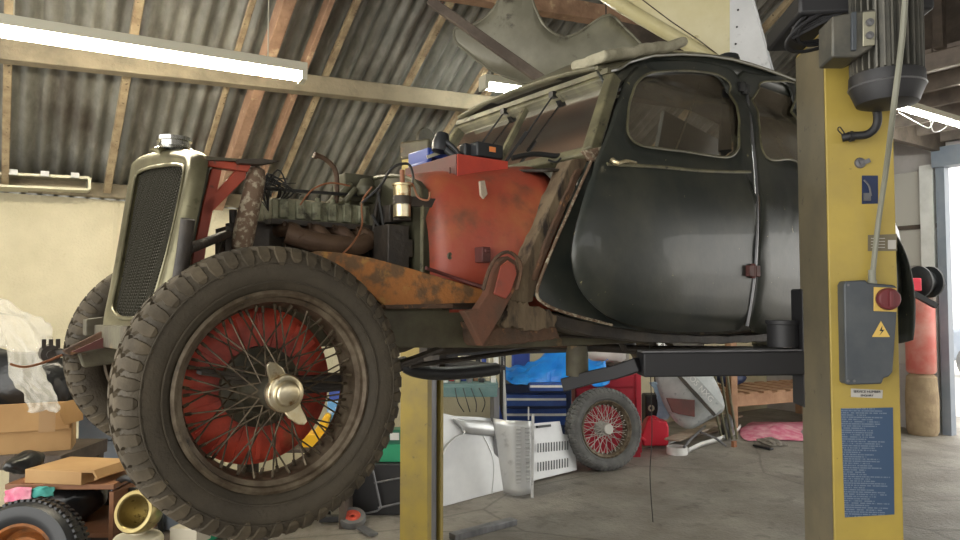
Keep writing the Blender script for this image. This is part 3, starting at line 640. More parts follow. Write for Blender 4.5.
# red scuttle
b = CM(); rows = []
for j in range(9):
    x = 1.23+.47*j/8; t_ = j/8; hw = .44+.115*t_; zt_ = 1.925+.085*t_**.7-(.045 if j == 0 else 0); row = []
    if j == 0: hw -= .03
    for i in range(33):
        a = PI*i/32; c = math.cos(a); s_ = math.sin(a)
        yy = -math.copysign(abs(c)**.42, c)*hw; zz = 1.46+(zt_-1.46)*s_**.50
        row.append(V((x, 2.31+yy, zz)))
    rows.append(row)
b.grid(rows); sct = b.obj('scuttle', m['redor'], car, smooth=180, solid=.006)
q = cY(482, 255, 1.82); b = CM(); b.box(q, (.034, .05, .05)); b.box(q+V((0, -.028, .012)), (.02, .006, .012)); b.obj('scuttle_latch', m['maroon'], sct, bevel=.003)
b = CM(); b.lathe([(.012, 0), (.009, .004), (.004, .002), (0, .002)], cY(450, 256, 1.86), (0, -1, 0), 16); b.obj('scuttle_plug', m['rail'], sct)
b = CM(); b.tube(curve([cS(426, 268, .2)+V((0, 0, 0)), cY(452, 277, 1.84), cY(480, 286, 1.80), cY(505, 292, 1.77)], 4), .006, 6); b.obj('scuttle_bead', m['maroon'], sct)
flat('scuttle_clip', [(480, 181), (485, 180), (488, 194), (484, 199), (481, 195)], 1.83, .01, 'plank', sct)
# tray on the scuttle
tb = CM(); f0, f1, f2 = cY(457, 154, 2.02), cY(505, 156, 1.90), cY(441, 164, 2.24)
u1 = V((1, .0, 0)); 
TX0, TX1, TY0, TY1, TZ0, TZ1 = 1.36, 1.60, 1.93, 2.36, 1.955, 2.035
TX0 = cY(457, 170, 1.95).x; TX1 = cY(507, 170, 1.95).x
TZ1 = cY(457, 154, 1.95).z; TZ0 = cY(457, 181, 1.95).z
b = CM(); b.prism([V((TX0, 1.945, TZ0)), V((TX1, 1.945, TZ0+.03)), V((TX1, 1.945, TZ1)), V((TX0, 1.945, TZ1))], (0, .008, 0)); tr = b.obj('battery_tray', m['redbox'], car, smooth=0)
b = CM(); b.box((TX0, 2.12, (TZ0+TZ1)/2), (.006, .34, TZ1-TZ0)); b.box((TX1, 2.12, (TZ0+TZ1)/2), (.006, .34, TZ1-TZ0)); b.box(((TX0+TX1)/2, 2.29, (TZ0+TZ1)/2), (TX1-TX0, .006, TZ1-TZ0)); b.box(((TX0+TX1)/2, 2.12, TZ0+.02), (TX1-TX0, .34, .006)); b.obj('tray_sides', m['maroon'], tr, smooth=0)
b = CM(); b.tube(curve([(TX0-.01, 1.96, TZ0-.005), ((TX0+TX1)/2, 1.93, TZ0+.0), (TX1+.03, 1.95, TZ0+.045)], 4), .006, 6); b.tube([(TX0-.01, 1.98, TZ0+.05), (TX0-.015, 1.97, TZ0-.02), (TX0+.04, 1.9, TZ0-.05), (TX0+.08, 1.89, TZ0-.05)], .004, 6); b.obj('tray_strap', m['maroon'], tr)
# rusty valance
def warpflat(name, pts, Yf, d, mt, par=car, bevel=.003):
    b = CM(); P = [cY(x, y, Yf(x, y)) for x, y in pts]; b.prism(P, (0, d, 0)); return b.obj(name, m[mt], par, bevel=bevel, smooth=0, seg=1)
flat('engine_valance', [(292, 256), (318, 251), (345, 253), (372, 258), (402, 266), (440, 277), (484, 290), (486, 298), (480, 303), (385, 306), (374, 296), (362, 284), (345, 272), (320, 262)], 1.82, .012, 'rust')
flat('valance_flange', [(385, 305), (480, 303), (480, 308), (386, 309)], 1.80, .06, 'rustdk')
flat('floor_brace', [(295, 262), (305, 262), (300, 270)], 1.9, .02, 'rust')
# strut bracket
flat('wing_bracket', [(488, 294), (494, 272), (500, 261), (508, 256), (516, 261), (519.5, 272), (516, 288), (502, 315), (483, 346), (474, 328), (465, 311), (478, 309)], 1.70, .035, 'rustred')
flat('bracket_cap', [(501, 266), (508, 260), (515, 265), (517, 274), (511, 292), (506, 299), (494, 294)], 1.694, .006, 'redor')
b = CM(); b.tube(curve([cY(483, 290, 1.69), cY(489, 270, 1.69), cY(497, 257, 1.69), cY(508, 252, 1.69), cY(518, 259, 1.69), cY(521, 270, 1.69), cY(517, 290, 1.69)], 5), .006, 6); b.obj('bracket_edge', m['rustdk'], car)
# oak post and quarter panel
def rough(pts3, vec, mt, name, n=14, amp=.006, par=car):
    b = CM(); R = res([V(p) for p in pts3], n*4); random.seed(len(name)); R = [p+V((random.uniform(-amp, amp), 0, random.uniform(-amp, amp))) for p in R]
    b.prism(R, vec); return b.obj(name, m[mt], par, smooth=0, bevel=.003, seg=1)
rough([cY(x, y, 1.74) for x, y in [(571, 160), (590, 157), (565, 208), (546, 252), (533, 302), (508, 303), (535, 240)]], (0, .07, 0), 'wood', 'door_post', amp=.003)
rough([cY(x, y, 1.73) for x, y in [(576, 170), (583, 168), (548, 252), (538, 280), (533, 280), (546, 240)]], (0, .02, 0), 'rustdk', 'post_edge', amp=.002)
flat('quarter_panel', [(590, 162), (605, 150), (612, 158), (596, 195), (584, 235), (580, 270), (590, 300), (608, 318), (640, 330), (610, 327), (570, 316), (546, 304), (537, 296), (541, 282), (563, 225)], 1.72, .02, 'black')
b = CM(); b.tube(curve([cY(592, 160, 1.715), cY(566, 218, 1.715), cY(547, 262, 1.715), cY(537, 292, 1.715), cY(545, 304, 1.715), cY(570, 314, 1.715), cY(612, 325, 1.715)], 6), .0055, 6); b.obj('panel_bead', m['rustwh'], car)
flat('hinge_plate', [(596, 168), (602, 166), (596, 192), (592, 200)], 1.70, .01, 'paper')
flat('hinge_plate', [(586, 150), (604, 146), (612, 153), (606, 163), (594, 160)], 1.70, .03, 'rustwh')
rough([cY(x, y, 1.72) for x, y in [(506, 300), (530, 304), (556, 314), (556, 326), (530, 331), (504, 326), (508, 312)]], (0, .10, 0), 'wood', 'sill_timber', amp=.006)
rough([cY(x, y, 1.75) for x, y in [(478, 322), (505, 326), (556, 326), (560, 338), (520, 344), (484, 346)]], (0, .10, 0), 'rustdk', 'sill_plate', amp=.004)
rough([cY(x, y, 1.73) for x, y in [(545, 312), (600, 324), (650, 333), (720, 336), (795, 332), (795, 340), (720, 344), (640, 342), (590, 336), (552, 326)]], (0, .09, 0), 'grease', 'sill_rail', amp=.003)
b = CM(); b.prism([V((1.25, 1.80, 1.47)), V((3.9, 1.80, 1.47)), V((3.9, 1.80, 1.49)), V((1.25, 1.80, 1.49))], (0, 1.0, 0)); b.obj('floor_pan', m['grease'], car)
rough([cY(x, y, 1.95) for x, y in [(556, 330), (612, 333), (606, 341), (590, 346), (556, 348)]], (0, .3, 0), 'rustdk', 'outrigger', amp=.003)
b = CM(); b.tube([cY(430, 350, 2.2), cY(520, 343, 2.2), cY(580, 346, 2.2), cY(640, 350, 2.2), cY(760, 350, 2.2)], .022, 10); b.obj('exhaust_pipe', m['grease'], car)
b = CM(); b.tube([cY(410, 366, 2.3), cY(540, 349, 2.3)], .010, 8); b.tube([cY(615, 330, 1.9), cY(625, 350, 1.9)], .012, 8); b.tube([cY(560, 336, 1.85), cY(700, 342, 1.85)], .006, 6); b.obj('brake_rods', m['grease'], car)
b = CM(); b.tube([(1.4, 2.3, 1.42), (3.5, 2.3, 1.38)], .035, 12); b.lathe([(0, 0), (.13, .0), (.15, .1), (.10, .25), (.06, .45), (0, .45)], (1.25, 2.3, 1.45), (1, 0, 0), 20); b.obj('gearbox', m['grease'], car)
# ---- body flank panels
def ringpanel(outer, inner, n=96, rings=10, off=0.0):
    O = res(outer, n)
    if inner is not None:
        I = res(inner, n)
        c = sum(I, V())/n
        # align by angle around the window's centre
        def ang(p): return math.atan2(p.z-c.z, p.x-c.x)
        def area(P): return sum(P[k-1].x*P[k].z-P[k].x*P[k-1].z for k in range(len(P)))
        if area(I)*area(O) < 0: I = I[::-1]
        a0 = ang(O[0]); k0 = min(range(n), key=lambda k: abs((ang(I[k])-a0+PI) % (2*PI)-PI)); I = I[k0:]+I[:k0]
        # orientation
    else:
        c = sum(O, V())/n; I = [c+(p-c)*.02 for p in O]
    R = []
    for k in range(rings+1):
        t_ = k/rings; row = []
        for o_, i_ in zip(O, I):
            p = o_.lerp(i_, t_); edge = .010 if k == 0 else 0
            row.append(V((p.x, SY(p.z)+off+edge, p.z)))
        R.append(row)
    return R, O, I
def px2(pts): return [cS(x, y) for x, y in pts]
def panel(name, outer, inner, mt, rings=10, off=0, sol=.008):
    O = curve(outer, 4, True); I = curve(inner, 4, True) if inner else None
    R, O, I = ringpanel(O, I, 120, rings, off); b = CM(); b.grid(R, True)
    if not inner: b.f.append(tuple(range(rings*120, rings*120+120)))
    return b.obj(name, m[mt], car, smooth=60, solid=sol), O, I
WIN1 = [(627, 118), (630, 98), (637, 82), (650, 73), (672, 71), (700, 72), (719, 76), (730, 87), (735, 104), (738, 130), (738, 147), (729, 157), (710, 156), (685, 152), (660, 149), (638, 145), (627, 134)]
D1 = [(640, 65), (655, 61), (690, 61), (720, 65), (736, 72), (744, 95), (750, 135), (753, 180), (754, 230), (751, 280), (745, 324), (733, 330), (700, 332), (660, 330), (620, 321), (596, 306), (580, 285), (574, 262), (575, 240), (583, 208), (594, 175), (606, 142), (616, 112), (626, 82)]
dr1, O1, I1 = panel('front_door', px2(D1), px2(WIN1), 'black')
def ycurve(P, off=0): return [V((p.x, SY(p.z)+off, p.z)) for p in P]
b = CM(); b.tube(ycurve(I1, -.004)+ycurve(I1[:1], -.004), .006, 6, False); b.obj('window_surround', m['olive'], dr1)
c1 = sum(I1, V())/len(I1); b = CM(); b.grid([ycurve([c1+(p-c1)*1.03*k_/6 for p in I1], .022) for k_ in (6, 5, 4, 3, 2, 1, .01)], True); g1 = b.obj('window_glass', m['glass'], dr1, smooth=180)
b = CM(); b.prism([V((p.x, p.y+.02, p.z)) for p in [cS(x, y) for x, y in [(727, 88), (733, 92), (736, 150), (728, 156), (724, 150)]]], (0, .01, 0)); b.obj('glass_channel', m['blackin'], dr1)
b = CM(); p, q = cS(700, 84, .16), cS(675, 152, .16); b.bar(p, q, .006, .006); b.obj('winder_rail', m['foam'], dr1)
b = CM(); b.tube(curve([cS(607, 164, -.010), cS(660, 167, -.012), (cS(705, 171, -.010)), cS(750, 172, -.008)], 6), .007, 6); b.obj('waist_moulding', m['olive'], dr1)
b = CM(); b.tube(curve([cS(612, 160, -.03), cS(617, 163, -.045), cS(626, 161, -.045), cS(636, 163, -.045)], 4), [.010]*5+[.006]*8, 8); b.obj('door_handle', m['brass'], dr1)
b = CM(); b.tube(curve([cS(x, y, -.004) for x, y in [(747, 95), (752, 135), (756, 180), (757, 230), (754, 280), (747, 326)]], 6), .007, 6); b.obj('door_edge', m['steel'], dr1)
WIN2 = px2([(755, 118), (754, 92), (757, 83), (770, 81), (795, 88)])+[V((3.38, 0, 2.28)), V((3.50, 0, 2.22)), V((3.50, 0, 2.05)), V((3.35, 0, 1.99))]+px2([(795, 162), (770, 160), (761, 154), (757, 140)])
WIN2 = [V((p.x+.02, SY(p.z), p.z)) for p in WIN2]
D2 = px2([(741, 74), (752, 73), (770, 76), (795, 82)])+[V((3.55, 0, 2.30)), V((3.68, 0, 2.15)), V((3.72, 0, 1.95)), V((3.60, 0, 1.8)), V((3.38, 0, 1.7)), V((3.22, 0, 1.55)), V((3.15, 0, 1.40))]+px2([(790, 331), (752, 330), (757, 290), (760, 240), (759, 190), (756, 150), (750, 110)])
dr2, O2, I2 = panel('rear_door', [V((p.x, SY(p.z), p.z)) for p in D2], WIN2, 'black')
b = CM(); b.tube(ycurve(I2, -.004)+ycurve(I2[:1], -.004), .006, 6, False); b.obj('window_surround', m['olive'], dr2)
c2_ = sum(I2, V())/len(I2); b = CM(); b.grid([ycurve([c2_+(p-c2_)*1.03*k_/6 for p in I2], .022) for k_ in (6, 5, 4, 3, 2, 1, .01)], True); b.obj('window_glass', m['glass'], dr2, smooth=180)
for (x, y) in ((744, 88), (753, 271)):
    b = CM(); q = cS(x, y, -.012); b.tube([q-UP*.03, q+UP*.03], .012, 8); b.box(q+V((-.02, .0, 0)), (.04, .02, .045)); b.box(q+V((.025, .0, 0)), (.03, .02, .045)); b.obj('door_hinge', m['maroon' if y > 200 else 'blackin'], dr1, bevel=.003)
# body shell: roof, back and far side
ROOF = [(1.93, 2.335, 2.35), (2.05, 2.40, 2.425), (2.25, 2.425, 2.465), (2.6, 2.44, 2.49), (3.0, 2.42, 2.47), (3.4, 2.33, 2.385), (3.75, 2.17, 2.22), (4.0, 1.97, 2.03), (4.12, 1.75, 1.80), (4.15, 1.5, 1.52)]
cant = [cS(x, y) for x, y in [(612, 72), (625, 62), (650, 55), (690, 53), (725, 57), (760, 67), (795, 80)]]
rows = []
def cantz(x):
    if x <= cant[0].x: return cant[0].z
    for a, c in zip(cant, cant[1:]):
        if x <= c.x: return a.z+(c.z-a.z)*(x-a.x)/(c.x-a.x)
    k = (x-cant[-1].x); return max(1.5, cant[-1].z-.14*k-.75*max(0, k-.35)**1.6)
xs = [1.94, 2.0, 2.1, 2.25, 2.4, 2.6, 2.8, 3.0, 3.2, 3.4, 3.6, 3.75, 3.9, 4.0, 4.08]
for x in xs:
    ze = cantz(x); ye = SY(ze); hw = 2.3-ye; cr = .075 if x > 2.05 else .03; row = []
    for i in range(25):
        s_ = -1+2*i/24; row.append(V((x, 2.3+hw*s_, ze+cr*(1-abs(s_)**2.4))))
    rows.append(row)
last = rows[-1]
for k in range(1, 8):
    f_ = k/7; rows.append([V((p.x+.10*math.sin(f_*PI/2)+.02*k/7, p.y, p.z+(1.45-p.z)*f_)) for p in last])
b = CM(); b.grid(rows); rf = b.obj('roof', m['roofp'], car, smooth=60, solid=.010)
b = CM(); b.grid([[V((x+.02, 2.3+(2.3-SY(cantz(x))-.03)*(-1+2*i/12), cantz(x)-.02+.05*(1-abs(-1+2*i/12)**2.4))) for i in range(13)] for x in xs]); b.obj('headliner', m['grease'], rf)
b = CM(); b.tube([V((x, SY(cantz(x))-.006, cantz(x)-.004)) for x in xs], .009, 8); b.obj('rain_gutter', m['roofp'], rf)
# window header strip between the door tops and the roof edge
row1 = []; row2 = []
for i in range(30):
    x = 1.96+(3.6-1.96)*i/29; z = cantz(x); row1.append(V((x, SY(z)+.010, z-.005))); row2.append(V((x, SY(z-.09)+.022, z-.09)))
b = CM(); b.grid([row1, row2]); b.obj('cant_rail', m['black'], car, solid=.01)
# near rear quarter + far flank
rows = []
for i in range(14):
    x = 3.60+(4.17-3.60)*i/13; zt_ = cantz(x); zb_ = 1.42 if x < 3.2 else 1.42+.0; arch = math.sqrt(max(0, .43**2-(x-RX)**2)); zb_ = max(zb_, FZ+.12+arch*1.0)
    rows.append([V((x, SY(zb_+(zt_-zb_)*k/12)+.016+.25*max(0, x-4.0), zb_+(zt_-zb_)*k/12)) for k in range(13)])
b = CM(); b.grid(rows[:]); qp = b.obj('rear_quarter', m['black'], car, smooth=60, solid=.008)
rows = []
for i in range(24):
    x = 1.75+(4.17-1.75)*i/23; zt_ = min(cantz(x), 1.46+max(0, x-1.75)*3.2); zb_ = 1.42; arch = math.sqrt(max(0, .43**2-(x-RX)**2)); zb_ = max(zb_, (FZ+.12+arch) if abs(x-RX) < .43 else 0)
    rows.append([V((x, 4.6-SY(zb_+(zt_-zb_)*k/12)-.25*max(0, x-4.0), zb_+(zt_-zb_)*k/12)) for k in range(7)] if False else [V((x, 4.6-SY(zb_+(min(zt_, 2.0)-zb_)*k/8), zb_+(min(zt_, 2.0)-zb_)*k/8)) for k in range(9)])
b = CM(); b.grid(rows); b.obj('far_flank', m['black'], car, smooth=60, solid=.01)
for x0, x1 in ((2.0, 2.06), (2.72, 2.80), (3.5, 4.1)):
    b = CM(); b.prism([V((x0, 4.6-1.69, 1.99)), V((x1, 4.6-1.69, 1.99)), V((x1, 4.6-1.86, cantz(x1)-.01)), V((x0, 4.6-1.86, cantz(x0)-.01))], (0, .03, 0)); b.obj('far_pillar', m['black'], car)
b = CM(); b.box((2.35, 2.3, 1.72), (.5, 1.1, .14)); b.box((2.66, 2.3, 1.92), (.14, 1.1, .40)); b.box((3.3, 2.3, 1.72), (.5, 1.1, .14)); b.box((3.62, 2.3, 1.92), (.14, 1.1, .42)); b.obj('seats', m['manif'], car, bevel=.03)
b = CM(); wc = V((2.02, 1.98, 1.93)); ax = V((-.75, 0, .5)).normalized(); b.tube([wc+(ax.cross(V((0, 1, 0))).normalized()*math.cos(a)+V((0, 1, 0))*math.sin(a))*.19 for a in [2*PI*k/32 for k in range(33)]], .011, 8, False); b.tube([wc, wc+V((-.35, 0, -.25))], .018, 8)
for a in (0, 2.1, 4.2): b.tube([wc, wc+(ax.cross(V((0, 1, 0))).normalized()*math.cos(a)+V((0, 1, 0))*math.sin(a))*.19], .006, 6)
b.obj('steering_wheel', m['blackin'], car)
# ---- windscreen
A = cY(590, 153, 1.735); B = cY(613, 78, 1.80)
Af = V((A.x, 4.6-1.735, A.z)); Bf = V((B.x, 4.6-1.80, B.z))
b = CM(); nrm = (B-A).cross(Af-A).normalized()
up_ = nrm
for p, q, w, h in ((A, B, .045, .05), (Af, Bf, .045, .05), (B, Bf, .035, .05), (A, Af, .04, .04)): b.bar(p, q, w, h, up=nrm)
ws = b.obj('windscreen_frame', m['olive'], car, bevel=.006)
b = CM(); b.bar(A.lerp(Af, .5), B.lerp(Bf, .5), .02, .025, up=nrm); b.obj('centre_bar', m['olive'], ws)
b = CM(); b.bar(B+V((-.02, 0, .025)), Bf+V((-.02, 0, .025)), .02, .02); b.obj('screen_gutter', m['olive'], ws)
b = CM(); b.add([A, Af, Bf, B], [(0, 1, 2, 3)]); b.obj('windscreen_glass', m['glassw'], ws, smooth=0)
for t_, dt in ((.30, .12), (.62, .10)):
    b = CM(); p = B.lerp(Bf, t_)+V((-.03, 0, .0)); q = A.lerp(Af, t_+dt)*.65+p*.35+V((-.015, 0, 0)); b.tube([p, q], .004, 6); b.bar(q+(p-q)*.25+V((-.01, 0, 0)), q+(q-p)*.35+V((-.01, 0, 0)), .006, .012); b.box(p, (.03, .025, .025)); b.obj('wiper', m['blackin'], ws)
b = CM(); rows = [[V((1.62+.02*j, 1.78+1.04*i/12, 1.945+.05*math.sin(PI*i/12)+.003*j)) for i in range(13)] for j in range(12)]
b.grid(rows); b.obj('scuttle_top', m['grease'], car, solid=.01)
b = CM(); b.tube(curve([cY(512, 158, 1.95), cY(535, 154, 1.92), cY(560, 156, 1.88), cY(580, 152, 1.84)], 4), .010, 8); b.tube(curve([cY(548, 160, 1.88), cY(556, 162, 1.86), cY(561, 158, 1.84)], 4), .004, 6); b.box(cY(583, 156, 1.80), (.05, .04, .05)); b.obj('screen_seal', m['blackin'], ws)
# pillar beside the screen: inner A pillar visible behind
flat('inner_post', [(598, 140), (612, 100), (624, 96), (618, 134), (606, 156), (592, 156)], 1.86, .04, 'blackin')

# ---- items lying on the car
def sheetthing(name, label, cat, P, wd, mt, thick=.01, amp=.012, M=None, n=10, grp=None, sub=2, seed=1):
    """crumpled strip along the points P, wd = across vector"""
    random.seed(seed); b = MB(M); rows = []
    for p in curve(P, 4):
        rows.append([V(p)+V(wd)*(i/n-.5)+V((random.uniform(-1, 1), random.uniform(-1, 1), random.uniform(-1, 1)))*amp for i in range(n+1)])
    b.grid(rows); o = b.obj(name, m[mt], smooth=180, solid=thick, sub=sub); tag(o, label, cat, grp); return o
sheetthing('roof_padding', 'crumpled dusty pad lying across front edge of the car roof', 'pad', [cY(588, 61, 2.0), cY(606, 59, 2.0), cY(630, 55, 2.0), cY(652, 51, 2.0), cY(668, 47, 2.0)], (0, .22, 0), 'foam', .045, .008, CARROT, 6)
b = CM(); q = cY(728, 59, 2.0); b.lathe([(.055, -.02), (.055, .0), (.05, .015), (.03, .024), (0, .026)], V((q.x, 2.0, q.z)), (0, 0, 1), 24, True); tag(b.obj('rubber_dome', m['dkpl']), 'small black rubber dome on top of the car roof', 'dome')
t = thing('tool_case', 'blue plastic tool case heaped in the red tray', 'tool case', CARROT @ V(((TX0+TX1)/2, 2.15, TZ1)))
b = CM(); b.box((TX0+.02, 2.22, TZ1+.02), (.02, .14, .08)); b.box((TX0+.10, 2.2, TZ1+.035), (.16, .12, .022)); b.box((TX0+.06, 2.2, TZ1+.0), (.12, .12, .02)); b.obj('case_body', m['blue2'], t, bevel=.004)
b = CM(); b.bar((TX0+.0, 2.14, TZ1+.02), (TX0+.07, 2.12, TZ1+.05), .01, .012); b.obj('case_handle', m['cap'], t)
t = thing('battery_charger', 'small black charger box with orange sticker in the red tray', 'charger', CARROT @ V((TX1-.03, 2.0, TZ1)))
q = cY(489, 151, 1.99); b = CM(); b.box(q+V((0, .03, 0)), (.12, .08, .055)); b.box(q+V((-.07, .05, 0)), (.03, .04, .05)); b.obj('charger_body', m['dkpl'], t, bevel=.006)
b = CM(); b.box(cY(490.5, 150, 1.99)+V((0, -.012, 0)), (.028, .003, .018)); b.obj('sticker', m['amber'], t)
random.seed(3)
b = CM(); q = cY(441, 144, 2.1)
b.lathe([(0, -.03), (.03, -.03), (.034, 0), (.022, .04), (0, .045)], q, (.2, 0, 1), 16); b.tube(curve([q, cY(455, 156, 2.05), cY(470, 154, 2.04), cY(480, 156, 2.02)], 5), .014, 8); b.tube(curve([q+V((0, 0, .02)), cY(452, 146, 2.05), cY(462, 158, 2.03)], 5), .009, 8)
tag(b.obj('clamp_tool', m['dkpl'], bevel=.002), 'black hand clamp with cable lying over the red tray', 'clamp')
b = CM(); b.box(cY(465, 150, 2.1), (.05, .05, .03)); b.box(cY(470, 151, 2.05), (.03, .03, .03)); tag(b.obj('tape_roll', m['pink'], bevel=.008), 'small brown roll between the blue case and charger', 'roll')

# ------------------------------------------------------------------ two-post lift, near column
class PL:
    def __init__(s, p, n): s.p = V(p); s.n = V(n).normalized(); s.h = UP.cross(s.n).normalized()
    def at(s, px, py, off=0): return onplane(px, py, s.p+s.n*off, s.n)
def vaz(deg): a = math.radians(deg); return R_*math.sin(a)+F_*math.cos(a)      # azimuth from view axis
zc = 2.25; cor = LZ(.4986*zc, zc, 0)
fr = vaz(96); bk_ = vaz(6); wN, dN = .208, .262
CTOP = 2.385
lift = thing('lift_column', 'yellow vehicle lift column with motor, control box and blue notice', 'lift column', cor+fr*wN/2+bk_*dN/2)
pl = PL(cor, -bk_); pls = PL(cor, -fr)
b = MB(); th = .008
pc = [cor, cor+fr*wN, cor+fr*wN+bk_*dN, cor+fr*(wN-.06)+bk_*dN, cor+fr*(wN-.06)+bk_*(dN-th), cor+fr*(wN-th)+bk_*(dN-th), cor+fr*(wN-th)+bk_*th, cor+fr*th+bk_*th, cor+fr*th+bk_*(dN-th), cor+fr*.06+bk_*(dN-th), cor+fr*.06+bk_*dN, cor+bk_*dN]
b.prism([V((p.x, p.y, .02)) for p in pc], (0, 0, CTOP-.02)); b.obj('column', m['yel'], lift, smooth=0, bevel=.003, seg=2)
# thin plate: grey-brown side skin, darker than the yellow column
b = MB(); b.prism([V((p.x, p.y, .03))-fr*.0015 for p in (cor+bk_*.004, cor+bk_*(dN-.004))]+[V((p.x, p.y, CTOP-.01))-fr*.0015 for p in (cor+bk_*(dN-.004), cor+bk_*.004)], -fr*.001); b.obj('side_skin', m['drab'], lift, smooth=0)
b = MB(); b.box(cor+fr*wN/2+bk_*dN/2+UP*.01, (.42, .42, .02), Matrix.Rotation(-A0-math.radians(6), 3, 'Z')); b.obj('base_plate', m['yeldirty'], lift)
RZ = Matrix.Rotation(-A0-math.radians(6), 3, 'Z')
def onface(name, pts, depth, mt, off=0, par=lift, bevel=.003, seg=2):
    b = MB(); b.prism([pl.at(x, y, off+depth) for x, y in pts], bk_*depth); return b.obj(name, m[mt], par, bevel=bevel, smooth=30, seg=seg)
cb = onface('control_box', [(846, 281), (866, 280), (868, 283), (894, 285), (898, 288), (898, 300), (893, 372), (889, 377), (884, 378), (882, 384), (848, 385), (846, 383), (844, 285)], .055, 'slate', bevel=.006)
onface('switch_plate', [(874, 287), (897, 288), (897, 312), (874, 311)], .004, 'labely', .056, cb, .001)
kq = pl.at(887, 299, .066)
b = MB(); b.lathe([(.034, 0), (.034, .016), (.030, .022), (0, .022)], kq, -bk_, 28); b.bar(kq-bk_*.026-UP*.026, kq-bk_*.026+UP*.026, .012, .014, up=bk_); b.obj('rotary_switch', m['maro'], cb, bevel=.002)
onface('warning_label', [(881, 321), (890, 337), (872, 337)], .0012, 'labely', .0565, cb, 0)
onface('warning_bolt', [(882.5, 325.5), (879.5, 331), (882, 331.2), (879.5, 335.5), (884.5, 329.8), (882, 329.6)], .0008, 'dkpl', .0578, cb, 0)
for x, y in ((848, 285), (848, 381), (854, 381), (894, 290)):
    b = MB(); b.lathe([(.004, 0), (.004, .003), (0, .003)], pl.at(x, y, .056), -bk_, 10); b.obj('screw', m['steel'], cb)
onface('name_plate', [(851, 388.5), (883, 390), (882.5, 398.5), (851, 397)], .002, 'paper', 0, lift, .001)
text('SERVICE NUMBER', m['dkpl'], lift, pl.at(867, 391.8, .0035), fr, UP, .0105); text('ENQUIRY', m['dkpl'], lift, pl.at(867, 395.6, .0035), fr, UP, .009)
nt_c = onface('notice_plate', [(841, 408.5), (893, 407.5), (894.5, 514.5), (845, 517.5)], .002, 'notice', 0, lift, 0)
# give the notice its own local frame so the print runs across it
I = FR[lift.name]; cen = pl.at(868, 462, .002); L_ = Matrix((fr, bk_, UP)).transposed().to_4x4(); L_.translation = cen
me = nt_c.data; T = (L_.inverted() @ I)
me.transform(T); nt_c.matrix_local = I.inverted() @ L_
onface('maker_plate', [(868, 235), (897, 234), (897, 251), (868, 251)], .0015, 'drab', 0, lift, 0)
onface('maker_mark', [(888, 240), (896, 240), (896, 249), (888, 249)], .0006, 'paper', .0016, lift, 0)
for k in range(4): onface('maker_text', [(871, 238+3*k), (885, 238+3*k), (885, 238.8+3*k), (871, 238.8+3*k)], .0006, 'paper', .0016, lift, 0)
onface('cable_opening', [(862, 175.5), (878, 175.5), (878, 203.5), (862, 204)], .0015, 'navy', 0, lift, 0)
b = MB(); b.box(pl.at(867, 197, .006), (.02, .01, .025), RZ); b.tube(curve([pl.at(864, 180, .006), pl.at(869, 186, .01), pl.at(871, 196, .008)], 4), .003, 6); b.obj('opening_latch', m['steel'], lift)
b = MB(); q = pl.at(860, 163, 0); b.lathe([(.018, 0), (.016, .006), (.006, .008), (.006, .012), (0, .012)], q, -bk_, 16); b.bar(q+fr*.01-bk_*.004, q+fr*.028+UP*.008-bk_*.004, .008, .014); b.obj('pivot_bolt', m['steel'], lift)
# motor
mc = pl.at(886, 60, .135); mc.z = 0; mr = .092
zt_, zb_ = pl.at(894, -18, .13).z, pl.at(894, 78, .13).z
b = MB(); b.lathe([(0, zb_), (mr*.86, zb_), (mr*.86, zt_), (0, zt_)], mc, UP, 40)
mot = b.obj('motor', m['motor'], lift)
for k in range(30):
    a = 2*PI*k/30; d = V((math.cos(a), math.sin(a), 0)); b = MB(); b.bar(mc+d*mr*.95+UP*(zb_+.01), mc+d*mr*.95+UP*(zt_-.005), .005, .026, up=d); b.obj('cooling_fin', m['motor'], mot)
b = MB(); zf = pl.at(894, 107, .13).z; b.lathe([(mr*.9, zb_+.012), (mr*1.12, zb_+.006), (mr*1.14, zb_-.03), (mr*.92, zf+.008), (mr*.6, zf), (0, zf)], mc, UP, 40); b.obj('fan_cover', m['char'], mot)
b = MB(); b.tube([mc+d_*mr*1.13+UP*(zb_-.03) for d_ in [V((math.cos(a), math.sin(a), 0)) for a in [2*PI*k/40 for k in range(41)]]], .003, 6, False); b.obj('cover_rim', m['steel'], mot)
b = MB(); b.lathe([(mr*1.05, zt_-.03), (mr*1.05, zt_+.03), (mr*.5, zt_+.03)], mc, UP, 30, True); b.box(mc+UP*(zt_+.04)+bk_*.1, (.16, .36, .05), RZ); b.obj('motor_flange', m['motor'], mot)
tb_ = onface('terminal_box', [(832, 16), (876, 8), (874, 47), (858, 57), (832, 57)], .11, 'motor', .10, lift, .006)
onface('terminal_cover', [(852, 12), (857, 11), (857, 50), (852, 50)],   .012, 'slate', .21, tb_, .002); onface('cable_gland_plate', [(863, 12), (876, 11), (875, 45), (863, 46)], .006, 'cap', .211, tb_, .002)
for y in (23, 36): b = MB(); b.lathe([(.011, 0), (.011, .01), (.005, .01), (0, .012)], pl.at(869, y, .216), -bk_, 14); b.obj('gland', m['steel'], tb_)
b = MB(); b.tube(curve([pl.at(853, 50, .08), pl.at(855, 75, .08), pl.at(867, 92, .07), pl.at(876, 108, .06), pl.at(877, 124, .05), pl.at(868, 134, .04), pl.at(852, 136, .03), pl.at(842, 138, .02)], 6), [.013]*43, 10); b.tube([pl.at(853, 136, .03), pl.at(849, 137, .03)], .017, 10); b.tube(curve([pl.at(844, 136, .03), pl.at(838, 130, .03), pl.at(840, 127, .03), pl.at(845, 134, .03)], 4), .002, 5); b.obj('hydraulic_hose', m['char'], lift)
